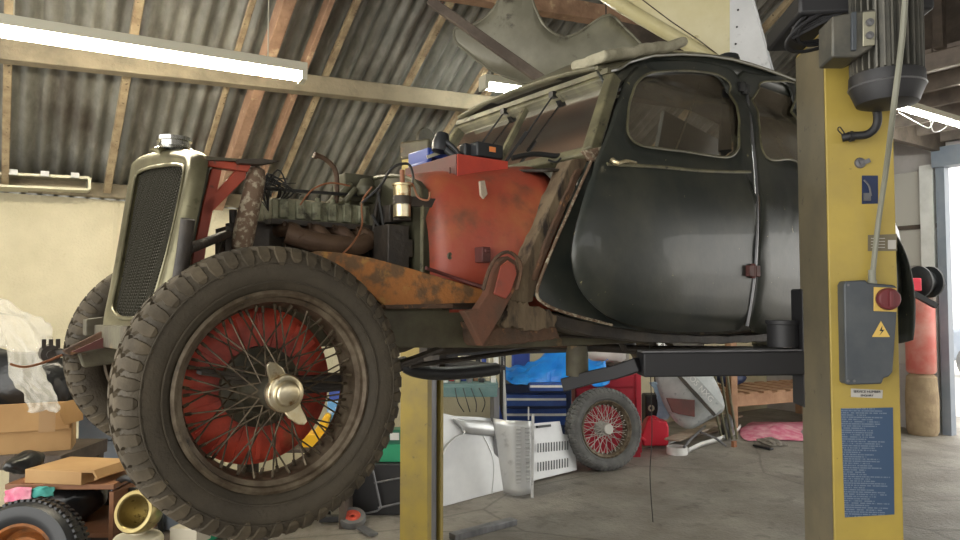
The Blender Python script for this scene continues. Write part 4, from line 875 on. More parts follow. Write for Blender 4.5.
b = MB(); b.tube(curve([pl.at(906, -14, .28), pl.at(902, 40, .27), pl.at(894, 105, .26), pl.at(886, 170, .10), pl.at(878, 225, .03), pl.at(872, 280, .03)], 6), [.0085]*31, 8); b.tube([pl.at(872, 270, .03), pl.at(872, 282, .03)], .011, 10); b.lathe([(.014, 0), (.014, .014), (0, .014)], pl.at(872, 282, .03)-UP*.008, UP, 12); b.obj('power_cable', m['hosew'], lift)
b = MB()
for i, (r_, ox) in enumerate(((.20, 0), (.17, .02), (.23, .03))):
    c = pl.at(826, 18+4*i, .06); pts = []
    for k in range(25):
        a = PI*.45+PI*1.25*k/24; pts.append(c+fr*(math.cos(a)*r_*.62+.02)+UP*(math.sin(a)*.045+math.cos(a)*r_*.22)-bk_*.05*math.sin(a))
    b.tube(pts, .006, 6)
for i in range(4): b.tube(curve([pl.at(792, 38-3*i, .05), pl.at(826, 20-2*i, .09), pl.at(862, 2-3*i, .12), pl.at(900, -14-2*i, .14)], 5), .008, 6)
b.obj('cable_loops', m['char'], lift)
b = MB(); c = cor+fr*wN/2+bk_*dN/2; b.box(c+UP*(CTOP+.04)-fr*.02-bk_*.08, (.40, .34, .07), RZ); b.obj('top_bracket', m['char'], lift, bevel=.01)
# carriage + arms of the near column
ci = cor+fr*wN/2+bk_*(dN+.03)
b = MB(); b.box(ci+UP*1.33, (.22, .12, .42), RZ); b.obj('carriage', m['char'], lift, bevel=.006)
b = MB(); q = LZ(0, 0, 0); jp = PL(cor+bk_*(dN+.04), -bk_); jq = jp.at(783, 330, 0); b.lathe([(0, -.06), (.055, -.06), (.055, .02), (.06, .022), (.06, .035), (0, .035)], jq, UP, 24); b.obj('arm_pivot', m['char'], lift)
PADC = CARROT @ V((cY(577, 355, 1.89).x, 1.89, 0)); railb = 1.335
a0 = jp.at(800, 362, .02); a1 = CARROT @ cY(640, 366, 1.66); a1.z = a0.z-.005; 
b = MB(); b.bar(a0, a1, .10, .085); ar = b.obj('lift_arm', m['navy'] if False else m['char'], lift, bevel=.006)
b = MB(); b.bar(a0+UP*.045, a1+UP*.045, .075, .006); b.obj('arm_top_strip', m['steel'], ar)
pe = V((PADC.x, PADC.y, 1.195))
b = MB(); cvp = curve([a1, a1.lerp(pe, .35)+UP*-.005, a1.lerp(pe, .7)+UP*.0, pe], 4)
b.ribbon(cvp+[pe+(pe-a1).normalized()*.05], .07, .05)
b.obj('arm_extension', m['char'], ar, bevel=.004)
b = MB(); b.lathe([(.028, 0), (.03, .02), (.042, .022), (.042, .10), (.036, .135), (0, .135)], pe+UP*.0, UP, 24); b.obj('lift_pad', m['rail'], ar)
a2 = CARROT @ V((3.15, 1.9, 0)); a2.z = 1.25
b = MB(); b.bar(a0+UP*-.01, a2, .09, .07); b.obj('lift_arm', m['char'], lift, bevel=.006)
b = MB(); b.lathe([(.05, 0), (.05, .09), (0, .09)], a2+UP*.03, UP, 20); b.obj('lift_pad', m['rail'], lift)

# far column
zc2 = 4.08; cor2 = LZ(-.0743*zc2, zc2, 0); f2 = vaz(120); b2 = vaz(30); w2, d2 = .195, .17    # f2: away along the opening side ; corner is the shared edge
lf = vaz(-60)
far = thing('lift_column', 'yellow lift column standing behind the front wheel, olive cap on top', 'lift column', cor2-f2*w2/2+b2*d2/2)
C2 = cor2
H2 = 2.36
b = MB(); e = C2-f2*w2; t8 = .01
pc = [C2, C2+b2*.045, C2+b2*.045-f2*t8, C2+b2*t8-f2*t8, e+b2*t8+f2*t8, e+b2*(d2-t8)+f2*t8, C2+b2*(d2-t8)-f2*t8, C2+b2*(d2-.03)-f2*t8, C2+b2*(d2-.03), C2+b2*d2, e+b2*d2, e]
b.prism([V((p.x, p.y, .02)) for p in pc], (0, 0, H2-.02)); b.obj('column', m['yeldirty'], far, smooth=0, bevel=.003)
b = MB(); p0 = C2+b2*.055-f2*.02; p1 = C2+b2*(d2-.045)-f2*.02
b.prism([V((p.x, p.y, .02)) for p in (p0, p1, p1-f2*.02, p0-f2*.02)], (0, 0, 1.25)); b.obj('slider_track', m['steel'], far, smooth=0)
b = MB(); b.box((C2+e)/2+b2*d2/2+UP*.01, (.45, .4, .02), Matrix.Rotation(-A0-math.radians(30), 3, 'Z')); b.obj('base_plate', m['yeldirty'], far)
b = MB(); cc_ = (C2+e)/2+b2*d2/2; RM2 = Matrix.Rotation(-A0-math.radians(30), 3, 'Z')
zq = 2.34; b.prism([V((p.x, p.y, zq)) for p in (C2+f2*.01-b2*.01, e-f2*.01-b2*.01, e-f2*.01+b2*(d2+.01), C2+f2*.01+b2*(d2+.01))], (0, 0, .11)); b.obj('column_cap', m['rail'], far, bevel=.015)
b = MB(); b.lathe([(.0, -.012), (.075, -.012), (.08, 0), (.075, .012), (0, .012)], cc_+UP*2.47+b2*.03, V((.3, -1, 0)), 24); b.obj('cable_pulley', m['rail'], far)
b = MB(); b.box(C2+f2*.02+b2*d2/2+UP*1.22, (.14, .2, .22), RM2); b.obj('carriage', m['grease'], far)
fa = C2+f2*.05+b2*d2/2; fa.z = 1.13
b = MB(); b.tube(curve([atD(496, 369, 3.75), atD(470, 372, 3.62), atD(440, 373.5, 3.5), atD(418, 371, 3.42), atD(406, 366, 3.4), atD(402, 361, 3.42)], 5), [.034]*21+[.03]*5, 12); a_ = b.obj('lift_arm', m['char'], far)
b = MB(); b.tube([atD(496, 369, 3.75), fa+f2*.0], .03, 8); b.obj('arm_link', m['char'], a_)
q = CARROT @ V((1.35, 2.71, 1.16)); b = MB(); b.tube([atD(402, 361, 3.42), q], .022, 8); b.lathe([(.04, 0), (.04, .19), (0, .19)], q, UP, 20); b.obj('lift_pad', m['grease'], a_)
q = CARROT @ V((3.1, 2.71, 1.2)); b = MB(); b.bar(fa+UP*.06, q+UP*.03, .08, .035); b.lathe([(.05, 0), (.05, .13), (0, .13)], q, UP, 20); b.obj('lift_arm', m['char'], far)

# ------------------------------------------------------------------ panels stored overhead
def hang(o, pts):
    b = MB()
    for p in pts: b.tube([p, V((p.x, p.y, roofz(p.y)-.05 if p.y > YR else 4.9))], .004, 5)
    b.obj('hanging_wire', m['wirek'], o)
wp = PL(atD(530, 60, 4.1), (F_*-1+V((0, 0, -.35))).normalized())
WG = [(527, -6), (533, 8), (540, 24), (550, 34), (562, 38), (574, 34), (586, 26), (606, 16), (622, 30), (640, 50), (650, 80), (620, 95), (560, 92), (535, 86), (500, 74), (482, 64), (466, 51), (456, 41), (456, 28), (472, 26), (486, 18), (496, 6), (503, -6)]
wing = thing('stored_wing', 'olive-grey curved car wing stored up under the roof', 'car wing', atD(530, 90, 4.1))
WO = curve([wp.at(x, y) for x, y in WG], 3, True); wc_ = wp.at(550, 70)
def wfn(p): d = (p-wc_); u_ = d.dot(wp.h); v_ = d.z; return .16*math.cos(min(1.5, abs(v_)*3.2))+.05*math.cos(u_*4)
b = MB(); b.bulged(WO, wp.n, wfn, 4); b.obj('wing_skin', m['wing'], wing, smooth=180, solid=.006)
b = MB(); b.tube([p+wp.n*wfn(p) for p in WO+WO[:1]], .008, 6, False); b.obj('wing_bead', m['wing'], wing)
hang(wing, [wp.at(500, 2), wp.at(606, 18)])
b = MB(); b.bar(atD(430, 1, 3.7), atD(556, 90, 3.45), .05, .035, up=F_); tag(b.obj('angle_iron', m['darktim'], bevel=.004), 'dark brown batten slanting down in front of the stored wing', 'batten')
# cream panel
cp = PL(atD(680, 20, 3.9), (F_*-1+V((0, 0, -.25))).normalized())
cream = thing('stored_body_panel', 'large cream car body panel stored overhead above the black roof', 'body panel', atD(690, 70, 3.9))
b = MB(); rows = []
edge = [(560, -30), (600, 0), (640, 25), (690, 54), (735, 84)]; top = [(640, -60), (668, -30), (700, -25), (735, -25), (735, 84)]
E = curve([cp.at(x, y) for x, y in edge], 6)
for k in range(7):
    a = PI*k/6; rows.append([p+cp.n*(.05*math.sin(a))+(V(R_)*.5+UP*.86)*(.04*(1-math.cos(a))) for p in E])
b.grid(rows); b.obj('rolled_edge', m['cream'], cream, smooth=180, solid=.006)
pts = [(598, -40), (598, -8), (640, 18), (690, 49), (720, 68), (735, 76), (735, -40)]
b = MB(); b.prism([cp.at(x, y, .0) for x, y in pts], -cp.n*.01); b.obj('panel_skin', m['cream'], cream, smooth=0)
b = MB(); b.tube([cp.at(640, -2, .004), cp.at(672, 22, .004), cp.at(700, 41, .004), cp.at(722, 58, .004)], .003, 5); b.obj('panel_seam', m['darktim'], cream)
b = MB(); b.prism([cp.at(x, y, .004) for x, y in [(730, -40), (742, -40), (778, 92), (730, 80)]], -cp.n*.012); al = b.obj('alloy_edge', m['alu'], cream, smooth=0)
b = MB(); b.tube([cp.at(745, -30, .006), cp.at(779, 92, .006)], .007, 6); b.obj('bright_lip', m['aluw'], al)
for k in range(4): b = MB(); b.lathe([(.006, 0), (.006, .003), (0, .003)], cp.at(738-1.2*k, 10+17*k, .008), cp.n, 8); b.obj('rivet', m['dkpl'], al)
b = MB(); b.lathe([(.022, 0), (.018, .006), (.012, .002), (0, .002)], cp.at(696, 39, .0), cp.n, 16); b.obj('panel_plug', m['cream'], cream)
hang(cream, [cp.at(660, -35), cp.at(732, -35)])
b = MB(); b.prism([atD(x, y, 4.9) for x, y in [(585, 62), (585, 40), (606, 18), (650, 28), (720, 60), (760, 90), (700, 110), (620, 100)]], F_*.02); o = b.obj('stored_board', m['darktim'], smooth=0); tag(o, 'dark board stored behind the cream body panel under the roof', 'board')

# ------------------------------------------------------------------ left-hand corner
def bx(mb, x0, y0, x1, y1, z, depth, yaw=0, taper=0):
    """box whose front face spans those sight lines at distance z"""
    c = atD((x0+x1)/2, (y0+y1)/2, z); w = (x1-x0)/700*z; h = (y1-y0)/700*z; a = -A0-math.radians(yaw)
    Rm = Matrix.Rotation(a, 3, 'Z'); cc = c+(Rm @ V((0, depth/2, 0))); mb.box(cc, (w, depth, h), Rm); return cc, Rm, w, h
def gz(px, py, z): return atD(px, py, z).z
def lumpy(name, label, cat, c, r, mt, amp=.25, seed=1, grp=None, par=None, n=3, smooth=180):
    random.seed(seed); bm = bmesh.new(); bmesh.ops.create_icosphere(bm, subdivisions=n, radius=1)
    ph = [V((random.uniform(-3, 3), random.uniform(-3, 3), random.uniform(-3, 3))) for _ in range(5)]
    b = MB()
    vs = []
    for v in bm.verts:
        k = 1+amp*sum(math.sin(v.co.dot(p)*(1.2+i*.8)+i) for i, p in enumerate(ph))/3
        loc = V((v.co.x*r[0]*k, v.co.y*r[1]*k, v.co.z*r[2]*k))
        vs.append(V(c)+(Matrix.Rotation(-A0, 3, 'Z') @ loc))
    fs = [tuple(v.index for v in f.verts) for f in bm.faces]; bm.free(); b.add(vs, fs)
    o = b.obj(name, m[mt], par, smooth=smooth)
    if par is None: tag(o, label, cat, grp)
    return o
# dark bench at the back
t = thing('storage_bench', 'dark bench carrying the big cardboard box by the cream wall', 'bench', LZ(-2.3, 3.6, 0))
b = MB(); zt_ = gz(30, 457, 3.55); c, Rm, w, h = bx(b, -90, 456, 60, 470, 3.4, .42); b.obj('bench_top', m['darktim'], t)
for sx in (-1, 1):
    for sy in (-1, 1): b = MB(); q = c+Rm @ V((sx*(w/2-.04), sy*.18, 0)); b.box((q.x, q.y, (c.z-h/2)/2), (.05, .05, c.z-h/2), Rm); b.obj('leg', m['darktim'], t)
t = thing('cardboard_box', 'big worn cardboard box standing open beside the car wheel', 'box', LZ(-2.2, 3.5, .7))
b = MB(); bx(b, -60, 410, 62, 455.5, 3.42, .20, -24); b.obj('box_body', m['card'], t, bevel=.004)
b = MB(); bx(b, -60, 405, 60, 433, 3.40, .012, -24); b.prism([atD(56, 404, 3.40), atD(63, 402, 3.44), atD(66, 409, 3.44), atD(66, 425, 3.44), atD(64, 425, 3.44), atD(59, 412, 3.40)], F_*.15); b.obj('box_flap', m['card'], t, bevel=.002)
b = MB(); bx(b, 40, 404.5, 54, 432, 3.39, .003, -24); b.obj('box_tape', m['tape'], t)
lumpy('bin_bag', 'black bin bag slumped behind the clear plastic wrap', 'bag', atD(25, 385, 3.75), (.32, .16, .19), 'bag', .2, 4)
sheetthing('plastic_wrap', 'clear crumpled plastic wrap draped over the black bag and carton', 'plastic wrap', [atD(-20, 312, 3.6), atD(8, 318, 3.55), atD(22, 345, 3.35), atD(28, 375, 3.30), atD(40, 395, 3.28), atD(44, 412, 3.27)], R_*.16, 'wrap', .004, .014, n=10, seed=5)
sheetthing('plastic_wrap', 'loose clear plastic wrap piled against the cream wall', 'plastic wrap', [atD(-40, 320, 3.9), atD(0, 322, 3.85), atD(25, 335, 3.8), atD(52, 345, 3.75)], V((0, 0, .26)), 'wrap', .004, .022, n=10, seed=8)
lumpy('dark_casting', 'dark grey rounded casting beside the clear plastic wrap', 'casting', atD(48, 388, 3.7), (.11, .1, .14), 'char', .12, 9)
# shelf unit
t = thing('shelf_cabinet', 'low brown veneered shelf unit holding a black bag', 'shelf unit', LZ(-1.75, 3.0, 0))
ztop = gz(60, 487, 2.95)
def shp(x0, x1, Z, z, depth, th): 
    a = atD(x0, 480, z); c_ = atD(x1, 480, z); mid = (a+c_)/2; mid.z = Z; mid = mid+F_*depth/2; return mid, ((c_-a).length, depth, th)
R0 = Matrix.Rotation(-A0, 3, 'Z')
b = MB(); q, d = shp(5, 114, ztop, 2.95, .42, .022); b.box(q, d, R0); b.obj('shelf_top', m['shelf'], t, bevel=.002)
for x0, x1 in ((5, 9), (109.5, 114)):
    b = MB(); q, d = shp(x0, x1, ztop/2-.01, 2.95, .42, ztop-.02); b.box(q, d, R0); b.obj('side_panel', m['shelf'], t, bevel=.002)
b = MB(); q, d = shp(9, 110, gz(50, 536, 2.95), 2.96, .40, .02); b.box(q, d, R0); zsh = q.z; b.obj('shelf', m['shelf'], t)
b = MB(); q, d = shp(9, 110, ztop/2, 3.35, .01, ztop-.02); b.box(q, d, R0); b.obj('back_panel', m['darktim'], t)
lumpy('bin_bag', 'black bag stuffed inside the brown shelf unit', 'bag', V((*LZ((84-480)/700*3.15, 3.15, 0).xy, zsh+.11)), (.12, .12, .10), 'bag', .15, 2)
t = thing('cardboard_box', 'flat cardboard box with open end on top of the shelf unit', 'box', LZ(-1.75, 3, ztop))
b = MB(); zz = ztop+.011; hb = .058; c0 = LZ((30-480)/700*2.97, 2.97, zz); c1 = LZ((86-480)/700*2.93, 2.93, zz); back = F_*.24+R_*.05
b.prism([c0, c1, c1+back, c0+back], (0, 0, hb)); b.obj('box_body', m['card'], t, bevel=.003)
b = MB(); b.prism([c1+UP*hb, c1+UP*hb+R_*.05+UP*.004, c1+UP*(hb-.03)+R_*.068, c1+UP*.02+R_*.055, c1+UP*.03+R_*.052, c1+UP*(hb-.03)+R_*.06, c1+UP*(hb-.006)+R_*.046, c1+UP*(hb-.006)], back); b.obj('box_flap', m['card'], t)
q = LZ((8-480)/700*2.98, 3.12, ztop+.062); lumpy('bin_bag', 'black crumpled bag on top of the shelf unit', 'bag', q, (.06, .10, .045), 'bag', .2, 6)
sheetthing('pink_rag', 'pink and white rag hanging under the shelf top', 'rag', [atD(5, 497, 2.93), atD(18, 494, 2.92), atD(32, 494, 2.92)], UP*.05, 'pcloth', .006, .005, n=6, seed=3)
sheetthing('teal_rag', 'teal rag hanging under the shelf top', 'rag', [atD(30, 494, 2.93), atD(42, 491, 2.92), atD(54, 492, 2.93)], UP*.04, 'tcloth', .006, .005, n=6, seed=4)
# old tyre with rusty rim leaning against the shelf unit
def std_wheel_matrix(c, az, tilt=0):
    """axis (-Y side) faces along azimuth az from view axis, tilted back"""
    return Matrix.Translation(c) @ Matrix.Rotation(-A0+math.radians(az), 4, 'Z') @ Matrix.Rotation(math.radians(tilt), 4, 'X')
Wt = std_wheel_matrix(atD(26, 560, 2.72), 0, -12)
t = thing('car_tyre', 'old black tyre with an orange rusty rim by the shelf unit', 'tyre', None, M=Matrix.Translation(Wt.translation-UP*.3))
s_ = .55
b = MB(Wt); b.lathe([(.13, -.05), (.145, -.065), (.17, -.075), (.20, -.07), (.215, -.045), (.22, 0), (.215, .045), (.20, .07), (.17, .075), (.13, .05)], (0, 0, 0), (0, 1, 0), 64)
for k in range(60):
    a = 2*PI*k/60; b.box((math.cos(a)*.219, -.03, math.sin(a)*.219), (.01, .03, .012), Matrix.Rotation(-a, 3, 'Y')); b.box((math.cos(a)*.219, .03, math.sin(a)*.219), (.01, .03, .012), Matrix.Rotation(-a, 3, 'Y'))
b.obj('tyre', m['dkpl'], t)
b = MB(Wt); b.lathe([(.132, -.052), (.138, -.058), (.128, -.06), (.12, -.045), (.115, 0), (.10, .01), (.085, -.02), (.06, -.028), (.03, -.02), (.028, .0)], (0, 0, 0), (0, 1, 0), 48); b.obj('rim', m['orange'], t)
# things below: pedestal for the tyre
t2 = thing('wooden_crate', 'dark crate under the old rusty-rimmed tyre', 'crate', LZ((26-480)/700*2.72, 2.72, 0))
b = MB(); q = Wt.translation; hh_ = q.z-.222; 
b.box((q.x, q.y, hh_/2), (.42, .22, hh_), R0); b.obj('crate_body', m['darktim'], t2, bevel=.004)
# drawer cabinet blue grey
t = thing('steel_cabinet', 'blue-grey steel cabinet standing behind the raised front wheel', 'cabinet', LZ(-1.95, 3.9, 0))
zt_ = gz(100, 405, 3.9); b = MB(); q, d = shp(77, 158, zt_/2, 3.95, .4, zt_); b.box(q, d, R0); b.obj('cabinet_body', m['bluegrey'], t, bevel=.004)
for y0, y1 in ((407, 440), (442, 474), (497, 530)):
    b = MB(); bx(b, 80, y0, 155, y1, 3.935, .015); dd = b.obj('drawer', m['bluegrey'], t, bevel=.003)
b = MB(); bx(b, 100, 475, 165, 481, 3.90, .05); b.obj('shelf_lip', m['white'], t)
# headlamp shell, jug, boxes, hoses, on a low crate
t = thing('low_bench', 'low dark stand carrying the lamp shell and milky jug', 'stand', LZ(-1.35, 2.9, 0))
b = MB(); zl = gz(150, 545, 2.9); q, d = shp(115, 235, zl-.015, 2.78, .5, .03); b.box(q, d, R0); b.obj('stand_top', m['darktim'], t)
for x in (118, 232): b = MB(); q, d = shp(x-3, x+3, (zl-.03)/2, 2.78, .45, zl-.03); b.box(q, d, R0); b.obj('leg', m['darktim'], t)
t = thing('headlamp_shell', 'old brass headlamp shell lying open beside the tyre', 'headlamp', atD(140, 530, 2.8))
q = atD(138, 512, 2.80); ax = (-F_+UP*.35+R_*-.15).normalized()
b = MB(); b.lathe([(.060, .028), (.066, .034), (.078, .034), (.083, .024), (.082, .0), (.075, -.04), (.055, -.085), (.028, -.105), (0, -.11)], q, ax, 40); b.obj('lamp_bowl', m['lampsh'], t)
b = MB(); b.lathe([(.060, .03), (.055, -.03), (.035, -.07), (0, -.09)], q, ax, 32); b.obj('lamp_reflector', m['lampsh'], t)
b = MB(); jq = LZ((143-480)/700*2.82, 2.82, zl); b.lathe([(0, 0), (.09, 0), (.095, .01), (.095, .05), (.085, .065), (.03, .075), (.025, .085), (0, .085)], jq, UP, 28); o = b.obj('plastic_jug', m['jug']); tag(o, 'milky white plastic jug under the brass lamp shell', 'jug')
b = MB(); bx(b, 168, 529, 198, 545, 2.85, .1, 12); tag(b.obj('beige_box', m['beige'], bevel=.003), 'small beige box on the low stand beside the jug', 'box')
b = MB(); q = LZ((207-480)/700*3.0, 3.0, zl); b.lathe([(0, 0), (.07, 0), (.085, .08), (.088, .082), (.088, .1), (.08, .1)], q, UP, 28); tag(b.obj('green_tub', m['green']), 'green plastic tub below the raised front wheel', 'tub')
b = MB(); b.tube(curve([atD(112, 487, 3.05), atD(125, 478, 3.0), atD(140, 484, 3.0), atD(150, 495, 3.02), atD(158, 510, 3.05), atD(163, 540, 3.08)], 6), .014, 8); b.tube(curve([atD(116, 500, 3.1), atD(130, 490, 3.08), atD(150, 494, 3.05), atD(172, 512, 3.1), atD(180, 538, 3.1)], 6), .011, 8); tag(b.obj('rubber_hose', m['wirek']), 'coiled black rubber hose behind the brass lamp shell', 'hose')
b = MB(); q = LZ((180-480)/700*3.15, 3.15, zl-.03); b.lathe([(0, 0), (.07, 0), (.07, .16), (.05, .19), (0, .19)], q, UP, 24); tag(b.obj('grey_canister', m['bluegrey']), 'pale grey canister behind the green tub', 'canister')
# ------------------------------------------------------------------ between wheel and far column
t = thing('parts_crate', 'black crate with a chrome rail handle beside the lift column', 'crate', LZ(-.65, 5.1, 0))
zcr = 4.95
def floorz(py): return 1050/(py-300)
b = MB(); q, d = shp(352, 412, gz(380, 486, zcr), zcr, .35, (512-462)/700*zcr); q.z = d[2]/2; b.box(q, d, R0); b.obj('crate_body', m['char'], t, bevel=.006); czt = d[2]
b = MB(); b.tube([atD(372, 466, 4.89), atD(375, 480, 4.89), atD(381, 508, 4.89), atD(377, 511, 4.89), atD(364, 514, 4.89)], .008, 8); b.tube([atD(374, 483, 4.89), atD(410, 476, 4.92)], .007, 8); b.tube([atD(378, 508, 4.89), atD(412, 500, 4.92)], .008, 8); b.obj('rail_handle', m['steel'], t)
t = thing('green_bin', 'green plastic parts bin on top of the black crate', 'bin', V((q.x, q.y, czt)))
b = MB(); bx(b, 372, 445, 404, 462, zcr+.05, .2); b.obj('bin_body', m['green'], t, bevel=.006)
b = MB(); bx(b, 384, 430, 403, 444.5, zcr+.07, .12); tag(b.obj('green_carton', m['greend'], bevel=.004), 'small green carton standing on the green parts bin', 'carton')
b = MB(); bx(b, 390, 433, 399, 440, zcr+.062, .004); b.obj('paper_label', m['white'], bpy.data.objects['green_carton'])
# castor wheel on the floor
wq = floorz(524); t = thing('trolley_jack_wheel', 'red-centred castor wheel lying on the concrete below the front tyre', 'castor wheel', LZ((354-480)/700*4.75, 4.75, 0))
q = LZ((354-480)/700*4.72, 4.72, .0); axw = (UP*.9-F_*.35+R_*.1).normalized(); q = q+UP*.05
b = MB(); b.lathe([(.055, -.025), (.085, -.025), (.09, -.015), (.09, .015), (.085, .025), (.055, .025)], q, axw, 32); b.obj('tyre', m['rubber2'], t)
b = MB(); b.lathe([(.012, .02), (.02, .026), (.022, .02), (.05, .018), (.056, .024), (.056, -.02), (0, -.02)], q, axw, 28); b.obj('wheel_centre', m['drum'], t)
b = MB(); a_ = LZ((362-480)/700*4.6, 4.6, .03); c_ = LZ((376-480)/700*4.5, 4.5, .015); b.bar(a_, c_, .06, .012); b.obj('axle_plate', m['steel'], t)
b = MB(); b.bar(LZ((322-480)/700*4.75, 4.75, .04), LZ((346-480)/700*4.75, 4.75, .04), .05, .04); b.bar(LZ((300-480)/700*4.9, 4.9, .05), LZ((330-480)/700*4.8, 4.8, .05), .07, .03); tag(b.obj('jack_handle', m['char'], bevel=.004), 'dark steel bar lying on the floor beside the castor wheel', 'bar')
# shelving with containers seen through the wheel
t = thing('side_shelf', 'low dark shelf stand seen through the front wheel spokes', 'shelf', LZ(-1.1, 4.75, 0))
zs = gz(320, 448, 4.7); b = MB(); q, d = shp(236, 346, zs-.012, 4.66, .35, .024); b.box(q, d, R0); b.obj('shelf_board', m['darktim'], t)
for x in (240, 342): b = MB(); q, d = shp(x-3, x+3, (zs-.024)/2, 4.66, .33, zs-.024); b.box(q, d, R0); b.obj('side_panel', m['darktim'], t)
b = MB(); bx(b, 302, 434, 330, 448, 4.72, .14); b.prism([atD(312, 434, 4.73), atD(326, 413, 4.73), atD(330, 416, 4.73), atD(325, 434, 4.73)], F_*.08); tag(b.obj('yellow_toolbox', m['yellow'], bevel=.008), 'bright yellow tool box glimpsed through the front wheel', 'tool box')
b = MB(); bx(b, 327, 401, 343, 434, 4.78, .08); bx(b, 325, 434, 345, 448, 4.78, .1); jb = b.obj('oil_bottle', m['lblue'], bevel=.006); tag(jb, 'blue and white bottle glimpsed through the front wheel', 'bottle')
b = MB(); bx(b, 329, 383, 341, 400.5, 4.79, .05); b.obj('bottle_neck', m['blue2'], jb, bevel=.005)
for i, x in enumerate((252, 268, 284)):
    b = MB(); q = LZ((x-480)/700*4.85, 4.85, zs); b.lathe([(0, 0), (.045, 0), (.045, .09), (.02, .12), (.018, .14), (0, .14)], q, UP, 16); o = b.obj('spray_can', m[('cap', 'white', 'bluegrey')[i]]); tag(o, ['tan can in the row seen through the wheel', 'white can in the row seen through the wheel', 'blue-grey can in the row seen through the wheel'][i], 'can', 'cans on the low shelf stand')
# two dark floor strips
b = MB(); b.bar(atZ(452, 537, .02), atZ(514, 521, .02), .07, .04); tag(b.obj('steel_channel', m['steel'], bevel=.004), 'grey steel channel lying on the concrete by the lift column', 'channel')

# ------------------------------------------------------------------ aluminium panels on the floor
G0, G1 = atZ(446, 506, 0), atZ(577, 471, 0)
gn = UP.cross(G1-G0).normalized()
if gn.dot(G0-CAM) > 0: gn = -gn
gp = PL(G0, gn-UP*0+V((0, 0, .0)))
lean = (-gn*.18+UP).normalized(); gp = PL(G0, gn+UP*.18)
t = thing('alloy_bonnet_panel', 'large bare aluminium wing panel leaning by the blue tool chest', 'panel', (G0+G1)/2)
P = [(443, 413), (455, 416), (480, 417), (505, 420), (530, 421), (532, 470), (531, 481), (505, 490), (475, 498), (446, 506), (428, 508), (428, 440)]
b = MB(); O = [gp.at(x, y) for x, y in P]; b.prism(O, -gp.n*.012); b.obj('panel_skin', m['aluw'], t, smooth=0, bevel=.003)
b = MB(); arc = curve([gp.at(x, y, .004) for x, y in [(436, 470), (444, 448), (455, 437), (463, 432), (452, 419)]], 6); rows = [arc, [p+gp.n*.03 for p in arc]]; b.grid(rows); b.obj('arch_flange', m['alu'], t, solid=.004, smooth=180)
b = MB(); rows = []
for k in range(9):
    f_ = k/8; a_, c_ = gp.at(455, 419, .01), gp.at(531, 424, .01); e_, g_ = gp.at(463, 433, .01), gp.at(528, 440, .01)
    rows.append([a_.lerp(c_, i/8).lerp(e_.lerp(g_, i/8), f_)+gp.n*.022*math.sin(PI*f_) for i in range(9)])
b.grid(rows); b.obj('rolled_top', m['alu'], t, solid=.004, smooth=180)
b = MB(); ln = curve([gp.at(x, y, .003) for x, y in [(478, 427), (488, 445), (494, 465), (492, 494)]], 5); b.tube(ln, .004, 6); b.obj('crease', m['alu'], t)
t = thing('louvred_panel', 'flat white panel with two rows of louvre slots by the spare wheel', 'panel', G1)
P = [(528, 424), (560, 421), (563, 434), (574, 436), (576, 455), (577, 470), (537, 480), (528, 483)]
b = MB(); b.prism([gp.at(x, y, .03) for x, y in P], -gp.n*.012); pn = b.obj('panel_skin', m['aluw'], t, smooth=0, bevel=.003)
for row in range(2):
    for k in range(12):
        x = 538+k*2.7; y = 448-k*.25+row*19-(row*k*.15); b = MB(); b.bar(gp.at(x, y-4.5, .045), gp.at(x, y+4.5, .045), .010, .004, up=gp.n); b.obj('louvre', m['slot'], pn, smooth=0)
b = MB(); b.bar(gp.at(537, 427, .045), gp.at(550, 425.5, .045), .02, .025, up=gp.n); b.obj('slot', m['slot'], pn)
t = thing('curved_louvre_cowl', 'curved grey aluminium bonnet side with louvres standing on end', 'panel', atZ(515, 494, 0))
zq = floorz(494)
c_top = atD(513, 420, zq); c_bot = atD(517, 493, zq); c_bot.z = .002
b = MB(); rows = []
for j in range(13):
    f_ = j/12; y = 420+(493.5-420)*f_; xl = 493+(504-493)*f_; xr = 531; row = []
    for i in range(17):
        s_ = i/16; x = xl+(xr-xl)*s_; bul = -.06*math.sin(PI*s_) ; p = atD(x, y-2*(1-f_)*0+(-2+3*s_)*(1-f_)*1.0, zq); row.append(p+F_*bul)
    rows.append(row)
b.grid(rows); cw = b.obj('cowl_skin', m['alu'], t, smooth=180, solid=.004)
for colx in (518, 527):
    for k in range(15):
        y = 427+k*3.8; s_ = (colx-498)/33; q = atD(colx, y, zq)+F_*(-.06*math.sin(PI*s_)-.006); b = MB(); b.tube([q-R_*.018, q+R_*.018], .0075, 6); b.obj('louvre', m['alu'], cw)
b = MB(); b.bar(atD(533, 414, zq-.03), V((*atD(532, 492, zq-.03).xy, .002)), .03, .02, up=R_); b.bar(atD(528.5, 407, zq-.02), atD(528.5, 420, zq-.02), .012, .01, up=R_); b.obj('hinge_strip', m['alu'], cw)

# ------------------------------------------------------------------ spare wheel
zs = 6.3
sc_ = atD(603.5, 427, zs); Wsp = std_wheel_matrix(V((sc_.x, sc_.y, .352)), 20, -7)
t = thing('spare_wheel', 'wire-spoked spare wheel propped against the red cabinet', 'wheel', None, M=Matrix.Translation((sc_.x, sc_.y, 0)))
sw = make_wheel(t, Wsp, m['chromespoke'], m['rubber2'], m['rubber2'], m['rim'], None, m['chromespoke'], n=60, name='rim', rs=.0026)
b = MB(Wsp); b.lathe([(0, .0), (.02, -.072), (.025, -.072), (.025, 0)], (0, 0, 0), (0, 1, 0), 20); b.obj('hub_bore', m['dkpl'], t)

